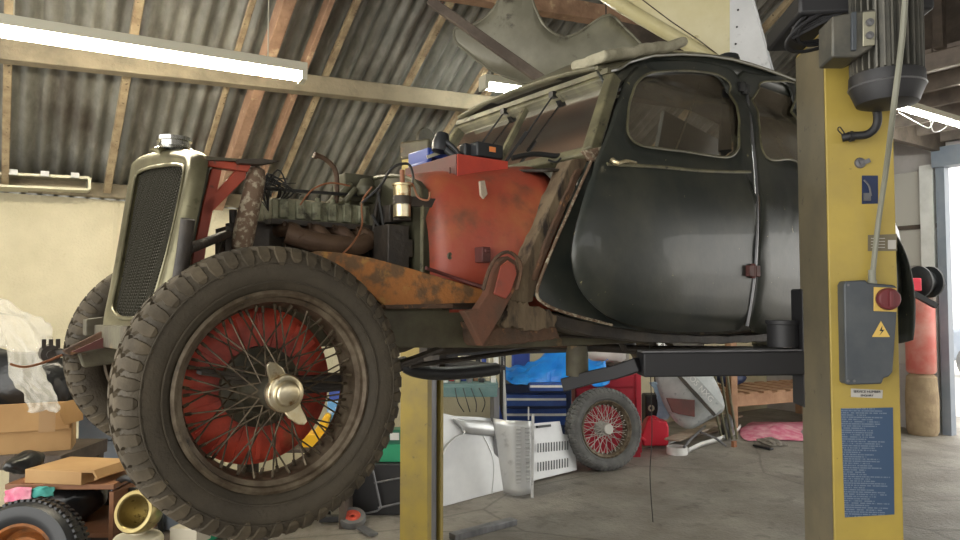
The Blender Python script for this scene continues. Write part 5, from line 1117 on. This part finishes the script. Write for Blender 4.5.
# ------------------------------------------------------------------ bench with clutter
BZ = 6.0
def Bx(name, x0, y0, x1, y1, z, d, mt, par=None, yaw=0, bevel=.003):
    b = MB(); bx(b, x0, y0, x1, y1, z, d, yaw); return b.obj(name, m[mt], par, bevel=bevel, seg=1)
t = thing('workbench', 'teal steel workbench strewn with small parts behind the lift column', 'workbench', LZ(-.2, 5.7, 0))
bt = gz(450, 384, 5.6); b = MB(); q, d = shp(400, 498, bt-.02, 5.6, .4, .04); b.box(q, d, R0); b.obj('bench_top', m['teal'], t)
Bx('bench_apron', 404, 387, 497, 397, 5.58, .02, 'teal', t)
for x in (406, 495):
    for dz_ in (0, .34): b = MB(); b.bar(LZ((x-480)/700*5.6, 5.62+dz_, 0), LZ((x-480)/700*5.6, 5.62+dz_, bt-.03), .05, .05); b.obj('leg', m['steel'], t)
b = MB()
for k in range(4): b.tube(curve([atD(455+8*k, 388, 5.55), atD(458+9*k, 402, 5.52), atD(464+6*k, 412, 5.54)], 4), .004, 5)
tag(b.obj('hanging_cables', m['wirek']), 'loose grey cables hanging from the teal workbench edge', 'cable')
random.seed(11)
cols = ['white', 'redcab', 'cap', 'blue2', 'steel', 'pink', 'char', 'beige']
names = [('socket_tray', 'tray'), ('parts_tin', 'tin'), ('parts_carton', 'carton'), ('paint_pot', 'pot')]
k = 0
for x in range(443, 494, 6):
    nm, ca = names[k % 4]; hpx = random.uniform(3, 8); mt = cols[k % 8]
    o = Bx(nm, x, 384-hpx-1, x+5, 383.6, 5.7+.1*(k % 2), .12, mt, bevel=.004)
    cn = {'white': 'white', 'redcab': 'red', 'cap': 'tan', 'blue2': 'blue', 'steel': 'grey', 'pink': 'brown', 'char': 'charcoal', 'beige': 'beige'}[mt]
    tag(o, 'small %s %s on the teal workbench top, %s in its row' % (cn, ca, ['first', 'second', 'third', 'fourth', 'fifth', 'sixth', 'seventh', 'eighth', 'ninth'][k]), ca, 'small parts on the workbench'); k += 1
# shelf above the bench with pots
t = thing('parts_rack', 'dark rack of jars and pots behind the workbench', 'rack', LZ(-.2, 6.1, 0))
rz = gz(450, 366, 6.1); b = MB(); q, d = shp(425, 505, rz-.015, 6.05, .25, .03); b.box(q, d, R0); b.obj('rack_shelf', m['char'], t)
for x in (427, 503): b = MB(); b.bar(LZ((x-480)/700*6.05, 6.2, 0), LZ((x-480)/700*6.05, 6.2, gz(450, 338, 6.05)), .04, .04); b.obj('upright', m['char'], t)
k = 0
for x in range(436, 498, 6):
    mt = ['redcab', 'white', 'cap', 'beige', 'cap', 'paper', 'beige', 'char', 'blue2', 'cap', 'white'][k % 11]
    q = LZ((x-480)/700*6.1, 6.13, rz); b = MB(); r_ = .022; h_ = random.uniform(.08, .15); b.lathe([(0, 0), (r_, 0), (r_, h_*.7), (r_*.6, h_*.8), (r_*.6, h_), (0, h_)], q, UP, 12)
    o = b.obj('storage_jar', m[mt]); cn = {'white': 'white', 'redcab': 'red', 'cap': 'tan', 'blue2': 'blue', 'paper': 'grey', 'char': 'charcoal', 'beige': 'beige'}[mt]
    tag(o, 'small %s jar on the dark rack, %s along from the lift column' % (cn, ['first', 'second', 'third', 'fourth', 'fifth', 'sixth', 'seventh', 'eighth', 'ninth', 'tenth', 'eleventh'][k]), 'jar', 'jars on the parts rack'); k += 1
# blue tool chest
t = thing('tool_chest', 'blue steel tool chest with open drawers under the blue tarpaulin', 'tool chest', LZ(.45, 6.6, 0))
zt_ = gz(540, 384, 6.55); b = MB(); q, d = shp(505, 572, zt_/2, 6.58, .3, zt_); b.box(q, d, R0); b.obj('chest_body', m['navy'], t, bevel=.005)
for (x0, y0, x1, y1, zz) in ((530, 383, 564, 391, 6.3), (507, 395, 566, 406, 6.45), (507, 409, 566, 425, 6.56)):
    b = MB(); bx(b, x0, y0, x1, y1, zz, .2); dd = b.obj('drawer', m['blue'], t, bevel=.003)
    b = MB(); bx(b, x0, y0+ (y1-y0)*.3, x1, y0+(y1-y0)*.3+2.2, zz-.015, .015); b.obj('handle', m['white'], dd)
b = MB(); b.tube([atD(502, 350, 6.2), atD(503, 380, 6.2), V((*atD(505, 440, 6.2).xy, .3))], .022, 8); tag(b.obj('white_post', m['white']), 'white upright pole beside the blue tool chest', 'pole')
Bx('blue_sheet', 0, 0, 1, 1, 1, 1, 'blue') if False else None
b = MB(); b.prism([atD(490, 399, 6.0), atD(498, 398, 6.0), atD(503, 420, 6.0), atD(494, 422, 6.0)], F_*.01); tag(b.obj('blue_offcut', m['blue2']), 'narrow blue sheet offcut standing beside the workbench', 'offcut')
# tarpaulin heap
random.seed(5); b = MB(); rows = []
for j in range(9):
    row = []
    for i in range(22):
        s_ = i/21; f_ = j/8; x = 500+108*s_; top_ = 350+10*abs(s_-.75)*2+6*math.sin(s_*9); y = 384-(384-top_)*math.sin(f_*PI/2)
        row.append(atD(x, y, 6.35+.3*f_)+V((random.uniform(-1, 1), random.uniform(-1, 1), random.uniform(-1, 1)))*.04)
    rows.append(row)
b.grid(rows); tag(b.obj('blue_tarpaulin', m['tarp'], smooth=25, solid=.006, sub=1), 'bright blue tarpaulin heaped on the blue tool chest', 'tarpaulin')
b = MB(); bx(b, 512, 335, 530, 383, 6.72, .13); tag(b.obj('blue_drum', m['blue2'], bevel=.02), 'blue tub standing behind the heaped tarpaulin', 'tub')
lumpy('white_sack', 'white bundle behind the tarpaulin under the car sill', 'bundle', atD(604, 350, 7.2), (.24, .12, .15), 'white', .18, 14)
lumpy('white_sack', 'pale bundle on the back shelf beyond the red cabinet', 'bundle', atD(653, 347, 7.45), (.20, .12, .14), 'white', .2, 15)
# shelf carrying those bundles along the back
t = thing('back_shelf', 'long dark shelf on uprights along the back wall', 'shelf', LZ(1.0, 7.1, 0))
b = MB(); q0 = LZ(.75, 7.12, gz(600, 366, 7.0)); q1 = LZ(1.95, 7.62, q0.z); b.bar(q0, q1, .22, .03); b.obj('shelf_board', m['darktim'], t)
for f_ in (.02, .5, .98): b = MB(); p = q0.lerp(q1, f_); b.bar(V((p.x, p.y, 0)), p, .06, .06); b.obj('upright', m['darktim'], t)
for k, (x, mt, cn) in enumerate(((583, 'white', 'white'), (622, 'paper', 'pale grey'), (638, 'blue2', 'blue'))):
    b = MB(); p = q0.lerp(q1, (.12, .62, .80)[k]); b.box(p+UP*(.015+.06), (.14, .12, .12), R0); tag(b.obj('carton', m[mt], bevel=.004), '%s carton on the long back shelf under the car' % cn, 'carton', 'cartons on the back shelf')
# red cabinet
t = thing('tool_cabinet', 'red steel drawer cabinet behind the spare wheel', 'tool cabinet', LZ(1.3, 6.9, 0))
zt_ = gz(600, 374, 6.75); b = MB(); q, d = shp(576, 641, zt_/2, 6.75, .3, zt_); b.box(q, d, R0); b.obj('cabinet_body', m['redcab'], t, bevel=.006)
for y0, y1 in ((376, 387), (389, 400), (402, 414), (416, 432)):
    b = MB(); bx(b, 577, y0, 634, y1, 6.735, .02); b.obj('drawer', m['redcab'], t, bevel=.004)
b = MB(); bx(b, 636.5, 374, 641.5, 452, 6.72, .03); b.obj('corner_post', m['redcab'], t, bevel=.003)
# jerry can
zj = floorz(446); t = thing('jerry_can', 'red plastic fuel can on the floor beside the red cabinet', 'fuel can', atZ(655, 446, 0))
b = MB(); P = [(643, 446), (642, 436), (647, 422), (651, 418), (656, 419), (660, 421), (667, 421), (669, 427), (669, 444), (667, 446)]
o_ = [atD(x, y, zj-.05) for x, y in P]
for p in o_: p.z = max(p.z, .001)
b.prism(o_, F_*.16); can = b.obj('can_body', m['redcan'], t, bevel=.015, seg=3)
b = MB(); b.tube(curve([atD(647, 427, zj-.02), atD(649, 419, zj-.02), atD(654, 417, zj-.02), atD(660, 421, zj-.02)], 5), .016, 8); b.obj('can_handle', m['redcan'], can)
b = MB(); b.tube([atD(645, 441, zj-.05), atD(636, 434, zj-.05), atD(632, 428, zj-.05)], [.02, .018, .014], 10); b.obj('spout', m['redcan'], can)
# blower / dark machine + denim rag
t = thing('dark_machine', 'black machine with round hub draped beside a denim rag', 'machine', atZ(649, 440, 0)+F_*.3)
b = MB(); q = atD(650, 408, 7.45); b.box(V((q.x, q.y, q.z-.02)), (.14, .2, .34), R0); b.box(V((q.x, q.y, .15)), (.10, .16, .30), R0); mb_ = b.obj('machine_body', m['char'], t, bevel=.02)
b = MB(); b.lathe([(.016, 0), (.03, 0), (.034, .012), (.016, .012)], atD(651, 408, 7.34), -F_, 20); b.obj('hub_ring', m['cap'], mb_)
sheetthing('denim_rag', 'faded blue denim rag hanging over the black machine', 'rag', [atD(656, 382, 7.28), atD(662, 392, 7.28), atD(665, 405, 7.28), atD(662, 419, 7.28)], R_*.14, 'bcloth', .01, .012, n=6, seed=12)
# grey wing standing, with strap lettering
zw = 7.3; wl = PL(atD(700, 400, zw), (-F_+UP*.15+R_*.1))
t = thing('primed_wing', 'pale grey primed car wing standing on end by the timber rack', 'car wing', atZ(700, 445, 0)+F_*.1)
P = [(655, 372), (672, 362), (690, 360), (706, 368), (716, 382), (724, 402), (722, 412), (708, 420), (694, 428), (684, 428), (672, 418), (662, 400)]
O = res(curve([wl.at(x, y) for x, y in P], 3, True), 60); c = sum(O, V())/60
b = MB(); rows = [[o_.lerp(c, k/7*.98)+wl.n*(.12*math.sin(k/7*PI/2)) for o_ in O] for k in range(8)]; b.grid(rows, True); b.f.append(tuple(range(7*60, 8*60))); b.obj('wing_skin', m['primer'], t, smooth=180, solid=.006)
b = MB(); b.prism([wl.at(x, y, .14) for x, y in [(666, 398), (694, 400), (694, 417), (678, 414), (672, 412)]], wl.n*.02); b.obj('wing_pocket', m['maroon'], t)
s0, s1 = wl.at(676, 368, .15), wl.at(717, 413, .15); sd_ = (s1-s0).normalized(); up2 = wl.n.cross(sd_).normalized()
if up2.z < 0: up2 = -up2
b = MB(); b.bar(s0+up2*-.035, s1+up2*-.035, .03, .012, up=wl.n); b.obj('wing_slot', m['grease'], t)
b = MB(); b.bar(s0+up2*.04, s1+up2*.04, .012, .11, up=up2); sp = b.obj('strap', m['primer'], t)
tx = s0.lerp(s1, .5)+up2*.045+wl.n*.012
text('SO5 NXG', m['white'], sp, tx, sd_, up2, .085, .001)
lumpy('grey_casting', 'dull metal casting beside the standing grey wing', 'casting', V((*atD(727, 410, 7.6).xy, .13)), (.07, .06, .13), 'steel', .2, 17)
b = MB()
for k in range(4): b.tube(curve([V((*atD(706+6*k, 372, 7.7).xy, 1.0)), atD(712+6*k, 395, 7.6), V((*atD(722+5*k, 420, 7.5).xy, .02))], 5), .014, 7)
tag(b.obj('bent_rods', m['olive']), 'tarnished trim rods leaning behind the standing grey wing', 'rod')
# planks and white bumper pieces on the floor
def plank(x0, y0, x1, y1, w, th, mt, label, name='timber_plank', z0=.03, cat='plank'):
    a = atZ(x0, y0, z0); c_ = atZ(x1, y1, z0); b = MB(); b.bar(a, c_, w, th); o = b.obj(name, m[mt], bevel=.004, seg=1); tag(o, label, cat); return o
plank(640, 446, 730, 427, .12, .02, 'plank', 'grey weathered plank lying under the other scrap strips', z0=.012)
plank(672, 440, 736, 415, .16, .02, 'plank', 'tan board on top of the scrap pile beside the grey wing', z0=.12)
plank(664, 443, 700, 430, .10, .02, 'white', 'white painted board lying beside the fuel can', z0=.035)
t = thing('white_bumper', 'curved white bumper section lying on the concrete floor', 'bumper', atZ(710, 437, 0))
b = MB(); cv = curve([atZ(688, 450, .04), atZ(700, 444, .04), atZ(720, 438, .04), atZ(734, 432, .05), atZ(740, 426, .06)], 5); b.grid([[p-UP*.03 for p in cv], [p+UP*.0-F_*.02 for p in cv], [p+UP*.02-F_*.01 for p in cv]]); b.obj('bumper_bar', m['white'], t, solid=.008, smooth=180)
t = thing('white_cup_ring', 'short white curved plastic band at the end of the scrap pile', 'band', atZ(680, 457, 0))
b = MB(); q = atZ(680, 456, 0); b.lathe([(.09, 0), (.10, .0), (.10, .07), (.09, .07), (.09, 0)], q+F_*.1, UP, 28); b.obj('band_ring', m['white'], t)
b = MB(); b.tube(curve([atZ(684, 447, .10), atZ(692, 438, .13), atZ(705, 426, .14)], 4), .014, 6); b.tube(curve([atZ(700, 432, .14), atZ(715, 438, .1), atZ(726, 446, .02)], 4), .012, 6); tag(b.obj('bent_strip', m['steel']), 'bent grey metal strips crossed over the scrap pile', 'strip')
b = MB(); b.bar(atZ(754, 445, .015), atZ(772, 449, .015), .05, .02); tag(b.obj('black_file', m['dkpl'], bevel=.006), 'small black bar lying alone on the open floor', 'bar')
b = MB(); b.box(atZ(734, 444, .03), (.05, .03, .06)); tag(b.obj('copper_offcut', m['wire']), 'tiny brown offcut on the floor by the white bumper', 'offcut')
def heap(name, label, x0, x1, y0, y1, hgt, mt, seed):
    random.seed(seed); b = MB(); rows = []
    for j in range(9):
        row = []
        for i in range(17):
            u_, v_ = i/16, j/8; x = x0+(x1-x0)*u_+6*math.sin(v_*5+seed); y = y0+(y1-y0)*v_
            e_ = math.sin(PI*u_)*math.sin(PI*v_); p = atZ(x, y, .006); p.z = .008+hgt*e_*(.5+random.random()*.9); p += V((random.uniform(-.03, .03), random.uniform(-.03, .03), 0)); row.append(p)
        rows.append(row)
    b.grid(rows); tag(b.obj(name, m[mt], smooth=180, solid=.006, sub=1), label, 'cloth')
heap('pink_cloth', 'crumpled pink cloth spread on the floor before the timber rack', 744, 806, 422, 441, .05, 'pcloth', 2)
heap('grey_cloth', 'dirty grey rag bunched against the pink cloth', 762, 784, 438, 446, .04, 'gcloth', 3)
# timber rack / pallet bench
t = thing('timber_rack', 'low slatted timber rack against the back wall beyond the scrap', 'rack', atZ(770, 424, 0)+F_*.3)
zp = 7.9; hz = gz(770, 401, zp)
fa_ = LZ((730-480)/700*zp, zp, 0); fb_ = fa_+vaz(66)*1.9*1; bk3 = vaz(-24)*.75
b = MB(); b.bar(fa_+UP*hz, fb_+UP*hz, .05, .13); b.obj('front_rail', m['pallet'], t, bevel=.004)
b = MB(); b.bar(fa_+bk3+UP*hz, fb_+bk3+UP*hz, .05, .13); b.obj('back_rail', m['pallet'], t)
for k in range(9): b = MB(); p = fa_.lerp(fb_, (k+.5)/9)+UP*(hz+.075); b.bar(p-bk3*.02, p+bk3, .13, .02); b.obj('slat', m['pallet'], t, bevel=.002)
for p in (fa_, fb_, fa_+bk3, fb_+bk3): b = MB(); b.bar(V((p.x, p.y, 0)), V((p.x, p.y, 1.05)), .09, .09, up=bk3); b.obj('leg', m['pallet'], t, bevel=.004)
lumpy('blue_bundle', 'dark blue bundle resting on the slatted timber rack', 'bundle', fa_.lerp(fb_, .22)+bk3*.6+UP*(hz+.20), (.17, .13, .12), 'navy', .2, 21)
# thin wire hanging under the car
b = MB(); b.tube(curve([V((*atD(650, 380, 3.2).xy, 1.30)), atD(652, 430, 3.2), atD(650, 475, 3.2), atD(653, 522, 3.2)], 6), .0022, 5); tag(b.obj('hanging_wire', m['wirek']), 'thin dark wire dangling from under the car sill', 'wire')

# ------------------------------------------------------------------ right side by the doorway
zz = 7.4
t = thing('sack_roll', 'tan sacking roll standing upright beside the bright doorway', 'roll', atZ(920, 430, 0))
q = LZ((919-480)/700*7.9, 7.9, 0); zc_ = 1.5-70/700*8.2; b = MB(); b.lathe([(0, 0), (.14, 0), (.16, .05), (.165, .4), (.15, zc_-.04), (.11, zc_), (0, zc_)], q, UP, 24); b.obj('roll_body', m['log'], t)
t = thing('red_cylinder', 'faded red cylinder standing on the tan sacking roll', 'cylinder', q+UP*zc_)
b = MB(); b.lathe([(0, zc_), (.13, zc_), (.15, zc_+.03), (.15, zc_+.72), (.09, zc_+.85), (.04, zc_+.88), (.04, zc_+.93), (0, zc_+.93)], q, UP, 28); b.obj('cylinder_body', m['redfade'], t)
zz = 7.1
t = thing('hose_reel', 'black hose reel with red front hanging by the bright doorway', 'hose reel', atD(916, 284, zz))
b = MB(); b.lathe([(0, 0), (.12, 0), (.16, .03), (.16, .05), (.11, .06), (.11, .16), (.16, .17), (.16, .19), (.12, .2), (0, .2)], atD(916, 282, zz), (F_*.3+R_), 28); mh = b.obj('reel_drum', m['dkpl'], t)
b = MB(); bx(b, 907, 278, 922, 291, zz-.18, .05); b.obj('red_front', m['redcan'], mh, bevel=.01)
b = MB(); b.bar(atD(900, 286, zz-.05), atD(936, 306, zz-.05), .06, .05); b.obj('reel_arm', m['dkpl'], mh)
b = MB(); p = atD(916, 282, zz); b.bar(p, V((XE, p.y+.3, p.z)), .04, .04); b.obj('wall_bracket', m['char'], mh)
b = MB(); b.tube(curve([atD(898, 112, 5.8), atD(925, 127, 5.8), atD(931, 126, 5.8), atD(936, 118, 5.8), atD(950, 122, 5.8)], 6), .004, 5); b.tube(curve([atD(930, 120, 5.8), atD(934, 132, 5.8), atD(945, 128, 5.8), atD(952, 118, 5.8)], 6), .004, 5); tag(b.obj('white_cable', m['white']), 'thin white cable looping below the loft lamp', 'cable')
t = thing('wall_poster', 'pale grey panel board fixed on the end wall near the doorway', 'panel board', V((XE-.05, 4.2, .9)))
b = MB(); b.box((XE-.02, 4.35, 2.45), (.03, 1.1, 1.1)); b.obj('upper_board', m['paper'], t, bevel=.004)
b = MB(); b.box((XE-.02, 4.35, 1.3), (.03, 1.1, 1.1)); b.obj('lower_board', m['paper'], t, bevel=.004)
b = MB(); b.lathe([(0, 0), (.03, 0), (.035, .02), (.02, .05)], atD(928, 8, 5.4), UP, 10); b.tube(curve([atD(898, 30, 5.5), atD(905, 45, 5.5), atD(925, 55, 5.5), atD(950, 50, 5.5)], 5), .03, 8); tag(b.obj('red_hose_coil', m['pink']), 'rusty brown hoop hanging from the loft edge by the motor', 'hoop')
# parked car far outside the door
t = thing('parked_car', 'pale blue car parked outside in the bright yard', 'car', V((15, 2.6, 0)))
b = MB(); P = [(-2.1, .3), (-2.15, .75), (-1.3, .9), (-.7, 1.4), (.9, 1.42), (1.6, .95), (2.1, .85), (2.15, .3)]
b.prism([V((15+x*.3, 4.6+x, z)) for x, z in P], (1.7, -.5, 0)); b.obj('car_body', m['bluegrey'], t, bevel=.08)
for dx in (-1.3, 1.3): b = MB(); b.lathe([(0, 0), (.32, 0), (.32, .2), (0, .2)], (14.95+dx*.3, 4.6+dx, .3), (1, -.3, 0), 20); b.obj('wheel', m['rubber2'], t)

# ------------------------------------------------------------------ light
w = bpy.data.worlds.new('sky'); SC.world = w; w.use_nodes = True; nt = w.node_tree; bg = nt.nodes['Background']
sk = nt.nodes.new('ShaderNodeTexSky'); sk.sky_type = 'HOSEK_WILKIE'; sk.turbidity = 8; sk.sun_direction = (.3, -.5, .8)
mixn = nt.nodes.new('ShaderNodeMix'); mixn.data_type = 'RGBA'; mixn.inputs['Factor'].default_value = .75; mixn.inputs['B'].default_value = (1, .97, .90, 1)
nt.links.new(sk.outputs[0], mixn.inputs['A']); nt.links.new(mixn.outputs['Result'], bg.inputs['Color']); bg.inputs['Strength'].default_value = 1.9
SC.view_settings.view_transform = 'Standard'; SC.view_settings.look = 'None'; SC.view_settings.gamma = 1; SC.view_settings.exposure = 1.35
SC.view_settings.use_curve_mapping = False
try:
    SC.cycles.use_denoising = True; SC.cycles.max_bounces = 8; SC.cycles.sample_clamp_indirect = 4
except Exception: pass
